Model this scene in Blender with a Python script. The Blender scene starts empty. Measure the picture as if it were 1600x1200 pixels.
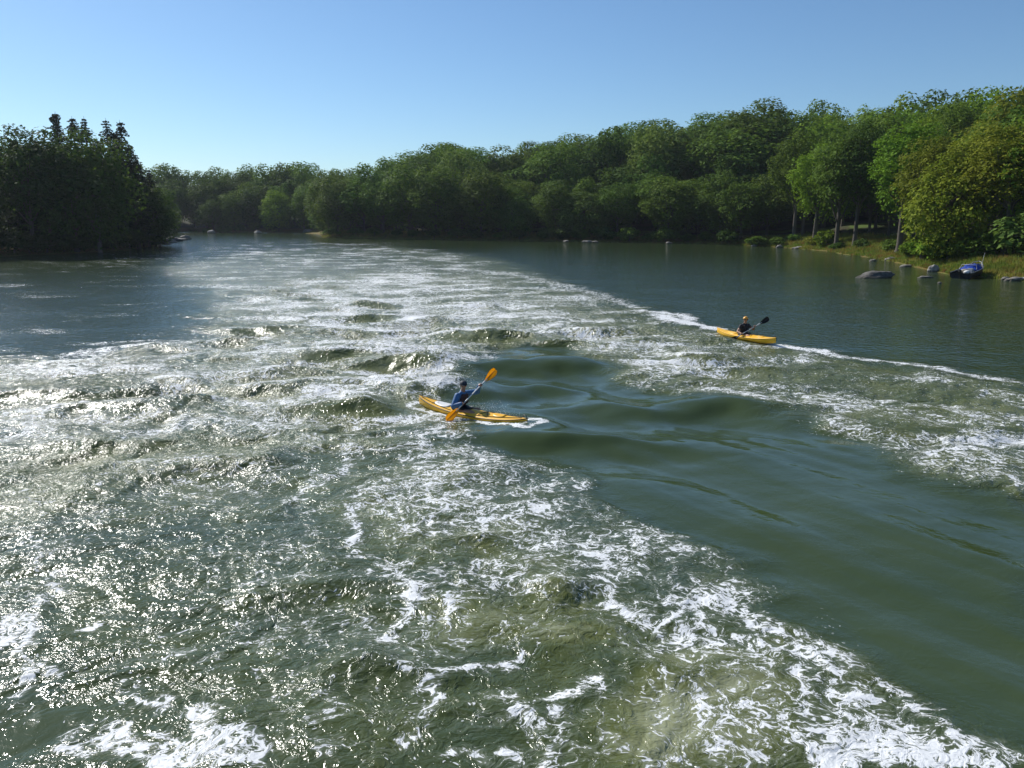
import bpy, bmesh, math, random
import numpy as np
from mathutils import Vector, Matrix, noise as mnoise

# ------------------------------------------------------------------ camera, sky, sun, exposure
S = bpy.context.scene
COL = S.collection
CAM_H, FPX, PITCH = 5.5, 1244.0, math.radians(12.0)
cd = bpy.data.cameras.new("camera")
cam = bpy.data.objects.new("camera", cd); COL.objects.link(cam)
cam.location = (0, 0, CAM_H); cam.rotation_euler = (math.radians(90) - PITCH, 0, 0)
cd.sensor_width = 36.0; cd.lens = 36.0 * FPX / 1600.0; cd.clip_start = 0.1; cd.clip_end = 6000
S.camera = cam
SUN_AZ, SUN_EL = math.radians(-45), math.radians(38)      # azimuth from +Y towards +X
W = bpy.data.worlds.new("World"); S.world = W; W.use_nodes = True
wn = W.node_tree.nodes; wl = W.node_tree.links
bg = wn["Background"]; bg.inputs[1].default_value = 0.088
sky = wn.new("ShaderNodeTexSky"); sky.sky_type = 'NISHITA'; sky.sun_disc = False
sky.sun_elevation = SUN_EL; sky.sun_rotation = SUN_AZ
sky.altitude = 600; sky.air_density = 1.0; sky.dust_density = 0.5; sky.ozone_density = 3.5
tint = wn.new("ShaderNodeVectorMath"); tint.operation = 'MULTIPLY'; tint.inputs[1].default_value = (.80, .96, 1.06)
wl.new(sky.outputs[0], tint.inputs[0]); wl.new(tint.outputs[0], bg.inputs[0])
sl = bpy.data.lights.new("sun", 'SUN'); sl.energy = 4.6; sl.angle = math.radians(0.5); sl.color = (1, .965, .91)
sun = bpy.data.objects.new("sun", sl); COL.objects.link(sun)
sdir = Vector((math.sin(SUN_AZ) * math.cos(SUN_EL), math.cos(SUN_AZ) * math.cos(SUN_EL), math.sin(SUN_EL)))
sun.rotation_euler = sdir.to_track_quat('Z', 'Y').to_euler(); sun.location = (-40, 40, 60)
S.view_settings.view_transform = 'Standard'; S.view_settings.look = 'None'
S.view_settings.exposure = 0.24; S.view_settings.gamma = 1.0
S.render.engine = 'CYCLES'
S.cycles.max_bounces = 6; S.cycles.diffuse_bounces = 3; S.cycles.glossy_bounces = 3
S.cycles.transmission_bounces = 3; S.cycles.transparent_max_bounces = 6
S.cycles.sample_clamp_indirect = 3.0; S.cycles.use_denoising = True; S.cycles.denoising_input_passes = 'RGB_ALBEDO_NORMAL'; S.cycles.denoising_prefilter = 'ACCURATE'
S.cycles.caustics_reflective = False; S.cycles.caustics_refractive = False

rng = np.random.default_rng(7); random.seed(7)

# ------------------------------------------------------------------ helpers
def pix(px, py, z=0.0):
    """the point at height z seen at a pixel of the photograph (used to read positions off it)"""
    a = (px - 800) / FPX; b = (py - 600) / FPX
    d = (a, math.cos(PITCH) - b * math.sin(PITCH), -math.sin(PITCH) - b * math.cos(PITCH))
    t = (z - CAM_H) / d[2]
    return np.array((d[0] * t, d[1] * t))
def azimuth_x(px): return (px - 800) / FPX
def toppix(x, y, z):
    c, s = math.cos(PITCH), math.sin(PITCH)
    dz = z - CAM_H; fw = y * c - dz * s; up = y * s + dz * c
    return 800 + FPX * x / fw, 600 - FPX * up / fw
def height_for(x, y, py):
    """height above the river of something at x, y whose top is seen at row py"""
    b = (py - 600) / FPX
    return CAM_H + y * (-math.sin(PITCH) - b * math.cos(PITCH)) / (math.cos(PITCH) - b * math.sin(PITCH))

def tag(o, label=None, cat=None, group=None, kind=None):
    if label: o["label"] = label
    if cat: o["category"] = cat
    if group: o["group"] = group
    if kind: o["kind"] = kind
    return o
def empty(name, loc, rot=(0, 0, 0)):
    o = bpy.data.objects.new(name, None); COL.objects.link(o); o.location = loc; o.rotation_euler = rot
    o.empty_display_size = .3
    return o
def link(name, me, mat=None, parent=None, smooth=True):
    if mat is not None:
        me.materials.clear(); me.materials.append(mat)
    o = bpy.data.objects.new(name, me); COL.objects.link(o)
    if parent is not None: o.parent = parent
    if smooth and len(me.polygons): me.polygons.foreach_set("use_smooth", np.ones(len(me.polygons), dtype=bool))
    return o
def mesh_np(name, v, f):
    """v (n,3) and f (m,k) arrays to a mesh"""
    me = bpy.data.meshes.new(name)
    v = np.ascontiguousarray(v, dtype=np.float32); f = np.ascontiguousarray(f, dtype=np.int32)
    k = f.shape[1]
    me.vertices.add(len(v)); me.vertices.foreach_set("co", v.ravel())
    me.loops.add(f.size); me.loops.foreach_set("vertex_index", f.ravel())
    me.polygons.add(len(f)); me.polygons.foreach_set("loop_start", np.arange(0, f.size, k, dtype=np.int32))
    me.update(calc_edges=True)
    return me
def attr(me, name, a):
    at = me.attributes.new(name, 'FLOAT', 'POINT'); at.data.foreach_set("value", np.ascontiguousarray(a, dtype=np.float32))
def bm_mesh(name, bm):
    me = bpy.data.meshes.new(name); bm.normal_update(); bm.to_mesh(me); bm.free(); return me

# --- gradient noise on arrays
_perm = rng.permutation(512).astype(np.int32)
_ga = rng.uniform(0, 2 * np.pi, 512); _gx = np.cos(_ga).astype(np.float32); _gy = np.sin(_ga).astype(np.float32)
def gnoise(x, y, seed=0):
    x = x + 37.13 * seed; y = y - 19.71 * seed
    xi = np.floor(x).astype(np.int32); yi = np.floor(y).astype(np.int32)
    fx = (x - xi).astype(np.float32); fy = (y - yi).astype(np.float32)
    u = fx * fx * fx * (fx * (fx * 6 - 15) + 10); v = fy * fy * fy * (fy * (fy * 6 - 15) + 10)
    def g(ix, iy, dx, dy):
        h = _perm[(_perm[ix & 511] + iy + seed * 7) & 511]
        return _gx[h] * dx + _gy[h] * dy
    a = g(xi, yi, fx, fy); b = g(xi + 1, yi, fx - 1, fy); c = g(xi, yi + 1, fx, fy - 1); d = g(xi + 1, yi + 1, fx - 1, fy - 1)
    return ((a * (1 - u) + b * u) * (1 - v) + (c * (1 - u) + d * u) * v) * 1.5
def sstep(a, b, x):
    t = np.clip((x - a) / (b - a), 0, 1); return t * t * (3 - 2 * t)
def pdist(x, y, pts):
    """distance of every x, y to a polyline, and the parameter 0..1 of the nearest point"""
    best = np.full(x.shape, 1e18, np.float32); par = np.zeros(x.shape, np.float32)
    pts = np.asarray(pts, float); n = len(pts) - 1
    for i in range(n):
        (ax, ay), (bx, by) = pts[i], pts[i + 1]
        dx, dy = bx - ax, by - ay; L = dx * dx + dy * dy + 1e-9
        t = np.clip(((x - ax) * dx + (y - ay) * dy) / L, 0, 1)
        d = (x - ax - t * dx) ** 2 + (y - ay - t * dy) ** 2
        m = d < best; best = np.where(m, d, best); par = np.where(m, (i + t) / n, par)
    return np.sqrt(best), par
def inside(x, y, pts):
    pts = np.asarray(pts, float); c = np.zeros(x.shape, bool); j = len(pts) - 1
    for i in range(len(pts)):
        xi, yi = pts[i]; xj, yj = pts[j]
        m = ((yi > y) != (yj > y)) & (x < (xj - xi) * (y - yi) / (yj - yi + 1e-12) + xi)
        c ^= m; j = i
    return c
def sdist(x, y, pts):
    """signed distance to a closed polygon, positive inside"""
    d, _ = pdist(x, y, list(pts) + [pts[0]])
    return np.where(inside(x, y, pts), d, -d)
def P(*q): return [pix(px, py) for px, py in q]

# --- material helper
class NT:
    def __init__(s, name):
        s.m = bpy.data.materials.new(name); s.m.use_nodes = True
        s.t = s.m.node_tree; s.t.nodes.clear(); s.out = s.t.nodes.new("ShaderNodeOutputMaterial")
    def n(s, kind, **kw):
        nd = s.t.nodes.new("ShaderNode" + kind)
        ins = kw.pop("ins", {})
        for k, v in kw.items(): setattr(nd, k, v)
        for k, v in ins.items(): s.set(nd.inputs[k], v)
        return nd
    def set(s, sock, v):
        if isinstance(v, bpy.types.NodeSocket): s.t.links.new(v, sock)
        elif isinstance(v, bpy.types.Node): s.t.links.new(v.outputs[0], sock)
        else: sock.default_value = v
    def math(s, op, a, b=0.0, c=None, clamp=False):
        nd = s.n("Math", operation=op, use_clamp=clamp); s.set(nd.inputs[0], a); s.set(nd.inputs[1], b)
        if c is not None: s.set(nd.inputs[2], c)
        return nd.outputs[0]
    def vm(s, op, a, b):
        nd = s.n("VectorMath", operation=op); s.set(nd.inputs[0], a)
        if op == 'SCALE': s.set(nd.inputs[3], b)
        else: s.set(nd.inputs[1], b)
        return nd.outputs[0]
    def rng(s, v, a, b, c=0.0, d=1.0, smooth=True):
        nd = s.n("MapRange", interpolation_type='SMOOTHSTEP' if smooth else 'LINEAR')
        for i, q in enumerate((v, a, b, c, d)): s.set(nd.inputs[i], q)
        return nd.outputs[0]
    def mix(s, f, a, b):
        nd = s.n("Mix", data_type='RGBA'); s.set(nd.inputs[0], f); s.set(nd.inputs[6], a); s.set(nd.inputs[7], b)
        return nd.outputs[2]
    def noise(s, vec, scale, detail=3, rough=.5, w=None):
        nd = s.n("TexNoise"); s.set(nd.inputs["Vector"], vec); nd.inputs["Scale"].default_value = scale
        nd.inputs["Detail"].default_value = detail; nd.inputs["Roughness"].default_value = rough
        return nd
    def attr(s, name): return s.n("Attribute", attribute_name=name).outputs["Fac"]
    def surf(s, v): s.set(s.out.inputs[0], v); return s.m
def C(r, g, b): return (r, g, b, 1)
def simple(name, col, rough=.5, var=.15, scale=20, metal=0, bump=0.0, spec=.5, coat=0):
    t = NT(name); pos = t.n("TexCoord").outputs["Object"]
    nz = t.noise(pos, scale, 4, .6)
    dark = tuple(c * (1 - var) for c in col); lite = tuple(min(1, c * (1 + var)) for c in col)
    c = t.mix(nz.outputs[0], C(*dark), C(*lite))
    b = t.n("BsdfPrincipled", ins={"Base Color": c, "Roughness": rough, "Metallic": metal, "Specular IOR Level": spec, "Coat Weight": coat})
    if bump:
        bp = t.n("Bump", ins={"Height": nz.outputs[0], "Strength": 1.0, "Distance": bump}); t.set(b.inputs["Normal"], bp)
    return t.surf(b)

# ------------------------------------------------------------------ the river's outline (world metres)
LEFTB = [(-90, -60), (-86, 20), (-80, 70)] + P((-60, 408), (0, 401), (60, 398), (120, 396), (200, 391), (238, 384), (268, 376))
COVE = [(-96, 205), (-118, 240)] + P((240, 362.5), (300, 362), (380, 363), (460, 363.5), (498, 366))
RIGHTB = P((506, 371), (560, 372.5), (640, 373.5), (700, 374.5), (800, 376), (900, 377.5), (1000, 379), (1100, 381), (1190, 384.5),
           (1240, 388), (1290, 392), (1325, 398), (1345, 400), (1380, 406), (1420, 414), (1450, 421), (1490, 430), (1530, 433), (1560, 436), (1600, 440), (1660, 447)) + [(46, 45), (52, 20), (60, -60)]
RIVER = [tuple(p) for p in LEFTB + COVE + RIGHTB]

# ------------------------------------------------------------------ water surface
ND, NX = 880, 1000
dep = np.radians(np.linspace(52, 1.10, ND))
D = CAM_H / np.tan(dep)
D = np.concatenate(([-60, -30, -15, -6, -1, 2, 3.4], D))
u = np.concatenate(([-9, -5, -3, -2, -1.5, -1.2], np.linspace(-1, 1, NX), [1.2, 1.5, 2, 3, 5, 9]))
half = 0.74 * np.clip(D, 0, None) + 2.2
X = (half[:, None] * u[None, :]).astype(np.float32); Y = np.repeat(D[:, None], len(u), 1).astype(np.float32)
X = np.clip(X, -400, 400)
step = np.gradient(D); stepx = 2 * half / NX
space = np.repeat(np.maximum(np.abs(step), stepx)[:, None], len(u), 1).astype(np.float32)
x, y = X.ravel(), Y.ravel(); sp = space.ravel()
wx = x + 1.1 * gnoise(x / 3.1, y / 3.1, 1) + .35 * gnoise(x / .9, y / .9, 2)
wy = y + 1.1 * gnoise(x / 3.1, y / 3.1, 3) + .35 * gnoise(x / .9, y / .9, 4)
def area(q, soft, warp=1.0):
    q = P(*q) if isinstance(q, list) else q
    sf = soft * (.55 + y / 55); return sstep(-1, 1, sdist(x + (wx - x) * warp, y + (wy - y) * warp, q) / np.maximum(sf, .05))
fx_ = .16 * gnoise(x / .75, y / .75, 5) + .09 * gnoise(x / .3, y / .3, 6) + .05 * gnoise(x / .13, y / .13, 7)
fy_ = .16 * gnoise(x / .75, y / .75, 8) + .09 * gnoise(x / .3, y / .3, 9) + .05 * gnoise(x / .13, y / .13, 10)
wid = 1.25 + .9 * gnoise(x / .8, y / .8, 11)
def strokes(q, w, warp=1.0):
    d, t = pdist(x + (wx - x) * warp * min(1, w * 1.5) + fx_, y + (wy - y) * warp * min(1, w * 1.5) + fy_, P(*q)); return np.exp(-(d / (w * 1.7 * np.clip(wid, .35, 2))) ** 2)
def blob(px, py, rx, ry, warp=1.0):
    c = pix(px, py); return np.exp(-(((x + (wx - x) * warp - c[0]) / rx) ** 2 + ((y + (wy - y) * warp - c[1]) / ry) ** 2))

# regions of the river
white = area([(250, 418), (400, 392), (620, 384), (800, 408), (900, 452), (1010, 482), (1110, 515), (1214, 545), (1400, 572), (1620, 604),
              (1640, 810), (1500, 775), (1340, 690), (1180, 642), (1060, 628), (960, 590), (880, 545), (780, 556), (690, 640), (600, 700), (330, 740), (0, 800), (-60, 560), (100, 560), (300, 530), (330, 470)], 1.6)
core = area([(430, 440), (560, 425), (760, 430), (960, 500), (1130, 540), (1180, 600), (980, 585), (860, 535), (740, 545), (660, 640), (480, 660), (330, 600), (380, 500)], 2.2)
tongue = area([(770, 545), (880, 545), (970, 590), (1080, 630), (1190, 645), (1330, 690), (1480, 770), (1660, 830), (1680, 1230), (1560, 1180), (1440, 1100), (1330, 990), (1180, 900), (1060, 850), (930, 790), (870, 730), (780, 700), (730, 660)], .8)
calmR = area([(620, 384), (760, 396), (900, 440), (1110, 508), (1214, 538), (1400, 565), (1620, 600), (1800, 640), (1800, 470), (1600, 440), (1330, 400), (900, 378)], 1.2)
calmL = area([(-200, 408), (120, 412), (250, 430), (330, 470), (290, 525), (60, 548), (-200, 570)], 7)
botL = area([(-100, 700), (300, 690), (640, 690), (760, 780), (900, 880), (1000, 1000), (1200, 1260), (-200, 1260)], 1.2)
lace = area([(560, 680), (720, 650), (860, 720), (900, 790), (1060, 860), (1180, 905), (1330, 990), (1440, 1100), (1560, 1180), (1580, 1260), (1100, 1260), (1000, 1080), (900, 960), (700, 900), (540, 820)], .5)
darkc = area([(-80, 1050), (40, 1090), (90, 1150), (130, 1260), (-80, 1260)], .25)

turb = np.clip(.22 + .75 * white + .35 * core + .34 * botL + .15 * lace, 0, 1.2) * (1 - .90 * calmR) * (1 - .30 * calmL) * (1 - .93 * tongue) * (1 - .85 * darkc) + .03 * calmL
turb = turb * (1 - .7 * sstep(75, 150, y)) + .02
dflow = P((1600, 900), (1050, 700))
fl = np.array(dflow[1]) - np.array(dflow[0]); fl /= np.linalg.norm(fl)
al = x * fl[0] + y * fl[1]; ac = -x * fl[1] + y * fl[0]

h = np.zeros_like(x)
for i, (lam, amp) in enumerate(((7, .16), (3.6, .17), (1.9, .12), (1.0, .075), (.52, .042), (.27, .022), (.14, .010), (.075, .0045))):
    lod = np.clip((lam / sp - 2.5) / 2.5, 0, 1)
    n = gnoise(wx / lam, wy / lam * (1.25 if lam > 1 else 1), 10 + i)
    n = (.5 - np.abs(n)) * .9 * (.6) + n * .5
    h += amp * n * lod * turb
for i, (lam, amp) in enumerate(((5.0, .03), (2.2, .018), (1.0, .010), (.45, .005))):       # calm swell everywhere
    h += amp * gnoise(x / lam / 1.6, y / lam, 30 + i) * np.clip((lam / sp - 2) / 2, 0, 1)
st = gnoise(al / 7.5, ac / .75 + .5 * gnoise(al / 5, ac / 3, 41), 40)
h += tongue * (.032 * st + .10 * gnoise(al / 9, ac / 2.2, 42) + .003 * gnoise(al / 3, ac / .22, 43) * np.clip(1.5 - sp / .1, 0, 1))

foam = np.zeros_like(x); aer = np.zeros_like(x); hr = np.zeros_like(x); gap = np.zeros_like(x)
def ridge(px, py, L, ang, hh, w, fo, curv=0.0, ae=.0):
    global hr, foam, aer, gap
    c = pix(px, py); a = math.radians(ang)
    X_ = x + (wx - x) * .5 - c[0]; Y_ = y + (wy - y) * .5 - c[1]
    s1 = X_ * math.cos(a) + Y_ * math.sin(a); s2 = -X_ * math.sin(a) + Y_ * math.cos(a) - curv * s1 * s1
    env = np.exp(-(s1 / L) ** 2)
    prof = np.exp(-np.abs(s2 / np.where(s2 < 0, w * .75, w * 1.3)) ** 1.7) - .5 * np.exp(-((s2 + 1.9 * w) / (1.1 * w)) ** 2)
    hr += hh * env * prof
    foam = np.maximum(foam, .75 * fo * env * np.exp(-((s2 - .25 * w) / (.8 * w)) ** 2))
    if hh > .19 and fo < .85: gap = np.maximum(gap, min(1, hh * 2.4) * env * np.exp(-((s2 + .62 * w) / (.62 * w)) ** 2))
    aer = np.maximum(aer, ae * env * np.exp(-((s2 + .2 * w) / w) ** 2))
# standing waves, breakers and boils read off the photograph
for r in ((850, 574, 2.3, -6, .50, .95, .0, -.03, .1), (870, 690, 1.9, -12, .26, .8, 0, 0, .0), (1130, 640, 2.0, -12, .36, .8, .0, -.03, .1),
          (1290, 668, 1.6, -18, .16, .6, .15), (748, 530, 2.1, -8, .60, .9, .15, -.04, .2), (652, 504, 1.8, 12, .62, .95, 1.15, -.05, .5), (610, 520, 2.2, 8, .2, .8, .9, 0, .5),
          (625, 568, 1.9, 14, .55, .7, .3, 0, .1), (555, 642, 1.9, 8, .42, .65, .35, 0, .1), (700, 616, 2.0, 4, .32, .8, .9, 0, .4),
          (590, 478, 1.8, 5, .34, .8, .6), (480, 470, 2.2, 5, .28, .8, .6), (585, 500, 1.6, 5, .45, .6, .3), (420, 520, 1.8, 10, .35, .7, .6), (520, 560, 1.8, 10, .35, .7, .6),
          (1090, 563, 1.3, -6, .24, .6, .8), (990, 545, 1.8, -10, .2, .7, .7), (1180, 585, 1.6, -6, .28, .5, .5), (930, 520, 2, -8, .16, .6, .6),
          (840, 610, 1.6, -20, .16, .6, 0), (960, 640, 2.2, -14, .2, .9, 0), (1010, 700, 2, -20, .14, .8, 0), (790, 735, 1, 20, .12, .4, .2),
          (900, 910, .55, 10, .15, .3, .05), (760, 850, .5, 0, .12, .25, .1), (140, 700, 1.8, 8, .2, .6, .1), (350, 730, 1.5, 10, .18, .6, .1),
          (200, 640, 2.4, 8, .25, .7, .3), (60, 620, 2.4, 8, .25, .7, .3), (600, 1060, .7, 20, .10, .3, .05), (450, 920, .9, 15, .05, .35, .0), (250, 880, 1., 15, .05, .4, .0), (1050, 1060, .8, -20, .08, .35, 0)):
    ridge(*r)
rr = random.Random(3)
for i in range(90):                                     # smaller wavelets of the rapid
    px_ = rr.uniform(250, 1250); py_ = rr.uniform(392, 640)
    if py_ > 545 and 730 < px_ < 1150: continue
    if py_ < 400 + (px_ - 700) * .33 or (px_ < 350 and py_ < 530): continue
    ridge(px_, py_, rr.uniform(.9, 2.4), rr.uniform(-16, 18), rr.uniform(.05, .20), rr.uniform(.45, .8), rr.uniform(.2, .7), 0, rr.uniform(0, .3))

hr = np.where(hr > 0, .48 * np.tanh(hr / .48), .3 * np.tanh(hr / .3)) * (1 - .08 * tongue)
h = h + hr * (1 - .35 * np.clip(foam, 0, 1))
# foam cover
def cover(v, a): 
    global foam
    foam = np.maximum(foam, v * a)
pn = sstep(-.45, .45, gnoise(wx / 7, wy / 3.0 - wx / 14, 60)); pn2 = sstep(-.5, .5, gnoise(wx / 2.6, wy / 1.35, 61))
cover(white * (1 - tongue) * (1 - .45 * sstep(55, 110, y)), .06 + .26 * pn + .14 * pn2)
cover(core * (1 - tongue), .20 + .22 * pn2 + .16 * pn)
far = area([(330, 372), (500, 371), (720, 384), (860, 420), (960, 470), (400, 440), (250, 420), (290, 380)], 4)
cover(far, .08 + .17 * pn2 + .19 * pn)
cover(area([(-50, 420), (250, 388), (330, 372), (400, 400), (200, 425)], 6), .22 * pn2 * 1.5)
cover(area([(-80, 560), (120, 535), (360, 500), (420, 560), (300, 640), (0, 760), (-100, 760)], 3), .12 + .30 * pn * pn2 * 1.2)
cover(botL, .10 + .09 * pn + .10 * pn2)
cover(area([(0, 640), (250, 620), (560, 660), (520, 740), (250, 800), (-50, 860)], 1.5), .06 + .26 * pn2 * pn)
cover(area([(-200, 400), (250, 400), (420, 440), (420, 600), (-200, 600)], 9), .30 * sstep(.1, .75, gnoise(wx / 6, wy / 2.6, 63)) + .08 * pn2)
cover(lace, .24 + .14 * pn2)
S_ = [  # (points, width m, strength)
    ([(600, 420), (700, 420), (800, 428), (900, 452), (960, 470)], .8, .55), ([(960, 470), (1000, 480)], .4, .6), ([(1000, 486), (1060, 492), (1075, 500)], .35, .85), ([(1030, 494), (1080, 506), (1115, 513)], .38, 1.0),
    ([(1212, 540), (1270, 548), (1320, 560), (1400, 567), (1500, 583), (1610, 602)], .22, .78), ([(1214, 541), (1290, 548)], .3, 1.0), ([(1290, 548), (1320, 546)], .25, .8),
    ([(1300, 668), (1370, 690), (1450, 720), (1540, 745), (1620, 770)], .5, .55), ([(1400, 690), (1500, 700), (1620, 705)], .6, .55), ([(1200, 610), (1330, 630), (1450, 655), (1620, 668)], .7, .5),
    ([(1480, 640), (1620, 665)], .5, .6), ([(1500, 700), (1620, 690)], .5, .7), ([(1560, 620), (1640, 640)], .5, .5),
    ([(860, 560), (905, 600), (960, 615), (1040, 590)], .5, .5), ([(1050, 622), (1100, 612), (1180, 630)], .25, .5),
    ([(700, 660), (660, 690), (650, 740), (700, 800), (770, 800)], .25, .62), ([(560, 655), (640, 655), (820, 655)], .3, .6), ([(520, 640), (600, 655), (690, 650)], .4, .7),
    ([(690, 790), (760, 745), (780, 710)], .22, .55), ([(660, 730), (690, 780), (790, 775), (850, 760)], .22, .6), ([(700, 815), (780, 800), (850, 788)], .16, .7), ([(760, 820), (850, 795)], .12, .85),
    ([(840, 862), (860, 835), (870, 850), (940, 875), (960, 905)], .13, .75), ([(870, 785), (950, 815), (1060, 840)], .16, .55), ([(900, 835), (1040, 870)], .14, .6), ([(930, 850), (1050, 865)], .2, .55),
    ([(940, 905), (960, 935), (990, 960), (1010, 972)], .10, .85), ([(990, 965), (1020, 972)], .07, 1.0), ([(880, 880), (945, 890)], .08, .6),
    ([(1045, 985), (1080, 940), (1130, 930), (1170, 960)], .12, .8), ([(1100, 940), (1160, 950), (1185, 985), (1250, 995), (1310, 1030)], .13, .85), ([(1085, 960), (1130, 990), (1200, 1010)], .09, .75), ([(1060, 1000), (1130, 1015)], .1, .8),
    ([(1270, 1020), (1290, 1060), (1300, 1090), (1370, 1100)], .12, .8), ([(1270, 1100), (1330, 1130), (1400, 1150)], .12, .8), ([(1380, 1070), (1440, 1120), (1500, 1160), (1560, 1190)], .1, .75), ([(1290, 1180), (1370, 1160), (1450, 1180)], .14, .9),
    ([(1300, 1200), (1420, 1180), (1540, 1210)], .14, .9), ([(1180, 920), (1260, 925), (1310, 975)], .1, .5), ([(1310, 975), (1370, 990)], .05, .7), ([(1390, 1010), (1470, 1050)], .08, .45), ([(1180, 1030), (1240, 1100), (1280, 1170)], .12, .6),
    ([(440, 790), (540, 730), (560, 690)], .18, .6), ([(540, 860), (560, 835), (545, 800)], .10, .75), ([(555, 870), (640, 880), (600, 900)], .1, .6), ([(600, 880), (650, 930), (680, 940), (720, 955)], .10, .75),
    ([(640, 940), (610, 980), (595, 1005)], .09, .85), ([(630, 950), (690, 940), (715, 975)], .06, .8), ([(660, 1080), (700, 1055), (790, 1035)], .09, .8), ([(650, 1060), (680, 1090), (660, 1130), (620, 1180)], .09, .65),
    ([(800, 1030), (810, 1020)], .05, .8), ([(870, 1100), (900, 1080), (940, 1070)], .07, .8), ([(790, 1090), (830, 1140), (870, 1200)], .09, .7), ([(700, 1180), (780, 1200), (850, 1170)], .1, .55), ([(870, 1120), (890, 1180)], .08, .6),
    ([(70, 1060), (40, 1010), (40, 960), (70, 920)], .09, .75), ([(20, 960), (0, 1000), (-20, 1020)], .12, .9), ([(60, 940), (70, 900), (60, 840)], .07, .6), ([(35, 1040), (40, 1100), (50, 1140)], .06, .85),
    ([(110, 1130), (120, 1160), (140, 1180)], .08, .9), ([(170, 1165), (200, 1140), (215, 1175), (270, 1195)], .12, 1.0), ([(190, 1080), (240, 1100), (250, 1110)], .06, .75), ([(310, 1120), (340, 1170), (350, 1200)], .09, .85),
    ([(120, 985), (160, 970)], .04, .9), ([(340, 1200), (420, 1190)], .1, .8), ([(360, 1160), (400, 1165)], .05, .7), ([(250, 1150), (330, 1190)], .08, .9), ([(100, 860), (60, 800)], .2, .4),
    ([(230, 625), (300, 600), (420, 580)], .5, .5), ([(0, 590), (120, 575), (200, 560)], .3, .55), ([(100, 585), (230, 560), (330, 545)], .25, .5), ([(0, 520), (120, 500), (260, 480)], .2, .3), ([(0, 690), (80, 660), (230, 650)], .5, .6), ([(30, 660), (120, 640), (260, 620)], .4, .6),
    ([(230, 570), (340, 550)], .3, .6), ([(260, 600), (330, 590), (420, 560)], .5, .5), ([(500, 620), (600, 600), (700, 560)], .6, .7), ([(560, 600), (680, 575), (760, 560)], .5, .8), ([(420, 520), (560, 500), (650, 515)], .8, .6),
    ([(840, 560), (800, 545), (700, 560)], .35, .7), ([(700, 690), (780, 700), (820, 720)], .3, .3), ([(640, 700), (700, 720)], .3, .6)]
for q, w, s in S_: cover(strokes(q, w, .6), min(.56, s * .62) if q[0][1] > 780 else s * .68)
foam *= 1 - .85 * sstep(.2, .75, gap); aer = np.maximum(aer, .42 * gap * (1 - .5 * tongue))
foam = np.maximum(foam, np.maximum(.86 * blob(650, 503, 1.5, .9), .74 * blob(690, 612, 1.5, .6)))
kill = np.clip(tongue * (1 - sstep(.25, .8, foam)), 0, 1)
foam *= 1 - .97 * kill
foam *= (1 - darkc * .5) * (1 - .93 * calmR * (1 - strokes([(600, 420), (900, 450), (1112, 512), (1214, 542), (1400, 569), (1620, 603)], .6)))
foam *= 1 - .8 * sstep(120, 230, y) - 0
# aerated milky water
for q in ((760, 950, 1.6, .9, .5), (1100, 1120, 1.0, .6, 1.), (1010, 1150, .8, .5, .5), (880, 980, .9, .7, .6), (780, 880, 1, .8, .45), (600, 800, 1.5, 1.5, .45), (1240, 1040, .5, .4, .4), (680, 640, 3, 2, .4), (560, 760, 3, 2, .35),
          (1130, 1060, .8, .5, .6), (640, 720, 2, 1.5, .4), (900, 600, .1, .1, 0), (1350, 620, 6, 2.5, .35), (1580, 640, 4, 2, .5), (300, 760, 4, 3, .3), (500, 1000, 1.5, 1, .25)):
    aer = np.maximum(aer, blob(*q[:4]) * q[4])
aer = np.maximum(aer, .34 * white + .30 * core + .19 * botL + .16 * lace) * (1 - .8 * calmR) * (1 - .85 * tongue) + .05
aer = np.maximum(aer, .30 * tongue * np.clip(h - .12, 0, .4) / .4)
aer = aer * (.55 + .9 * (.5 + .5 * gnoise(wx / 1.2, wy / 1.4, 70)))

h += .05 * foam * np.clip(gnoise(wx / .35, wy / .35, 80) + .3, 0, 1) * np.clip((.35 / sp - 1) / 2, 0, 1)
# the river carries each kayak: the surface meets the hull along its waterline
KAYAKS = {}
def seat_kayak(key, stern_px, bow_px, zs, zb):
    s = pix(*stern_px, zs + .35); b = pix(*bow_px, zb + .35); KAYAKS[key] = (Vector((*s, zs)), Vector((*b, zb)))
    return KAYAKS[key]
def carry(key, ws, wb, rad):
    """blend the surface near a kayak into a plane running from height ws at its stern to wb at its bow"""
    global h
    s, b = KAYAKS[key]
    d, t = pdist(x, y, [(s.x, s.y), (b.x, b.y)])
    m = 1 - sstep(.30, rad, d); h = h * (1 - m) + (ws + (wb - ws) * t ** 4) * m
seat_kayak('blue', (655, 619), (824, 655), -.04, -.06)
seat_kayak('vest', (1121, 512), (1213, 528), -.09, .02)
carry('blue', .04, .24, 1.7); carry('vest', .0, .0, 1.2)
for kk in ('blue',):
    ks, kb = KAYAKS[kk]
    foam = np.maximum(foam, .62 * np.exp(-(((x + fx_ * 1.6 - kb.x + .25) / .6) ** 2 + ((y + fy_ * 1.6 - kb.y - .3) / .42) ** 2)))
    dk, tk = pdist(x + fx_, y + fy_, [(ks.x, ks.y), (kb.x, kb.y)]); foam = np.maximum(foam, .62 * np.exp(-((dk - .38) / .16) ** 2))
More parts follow.
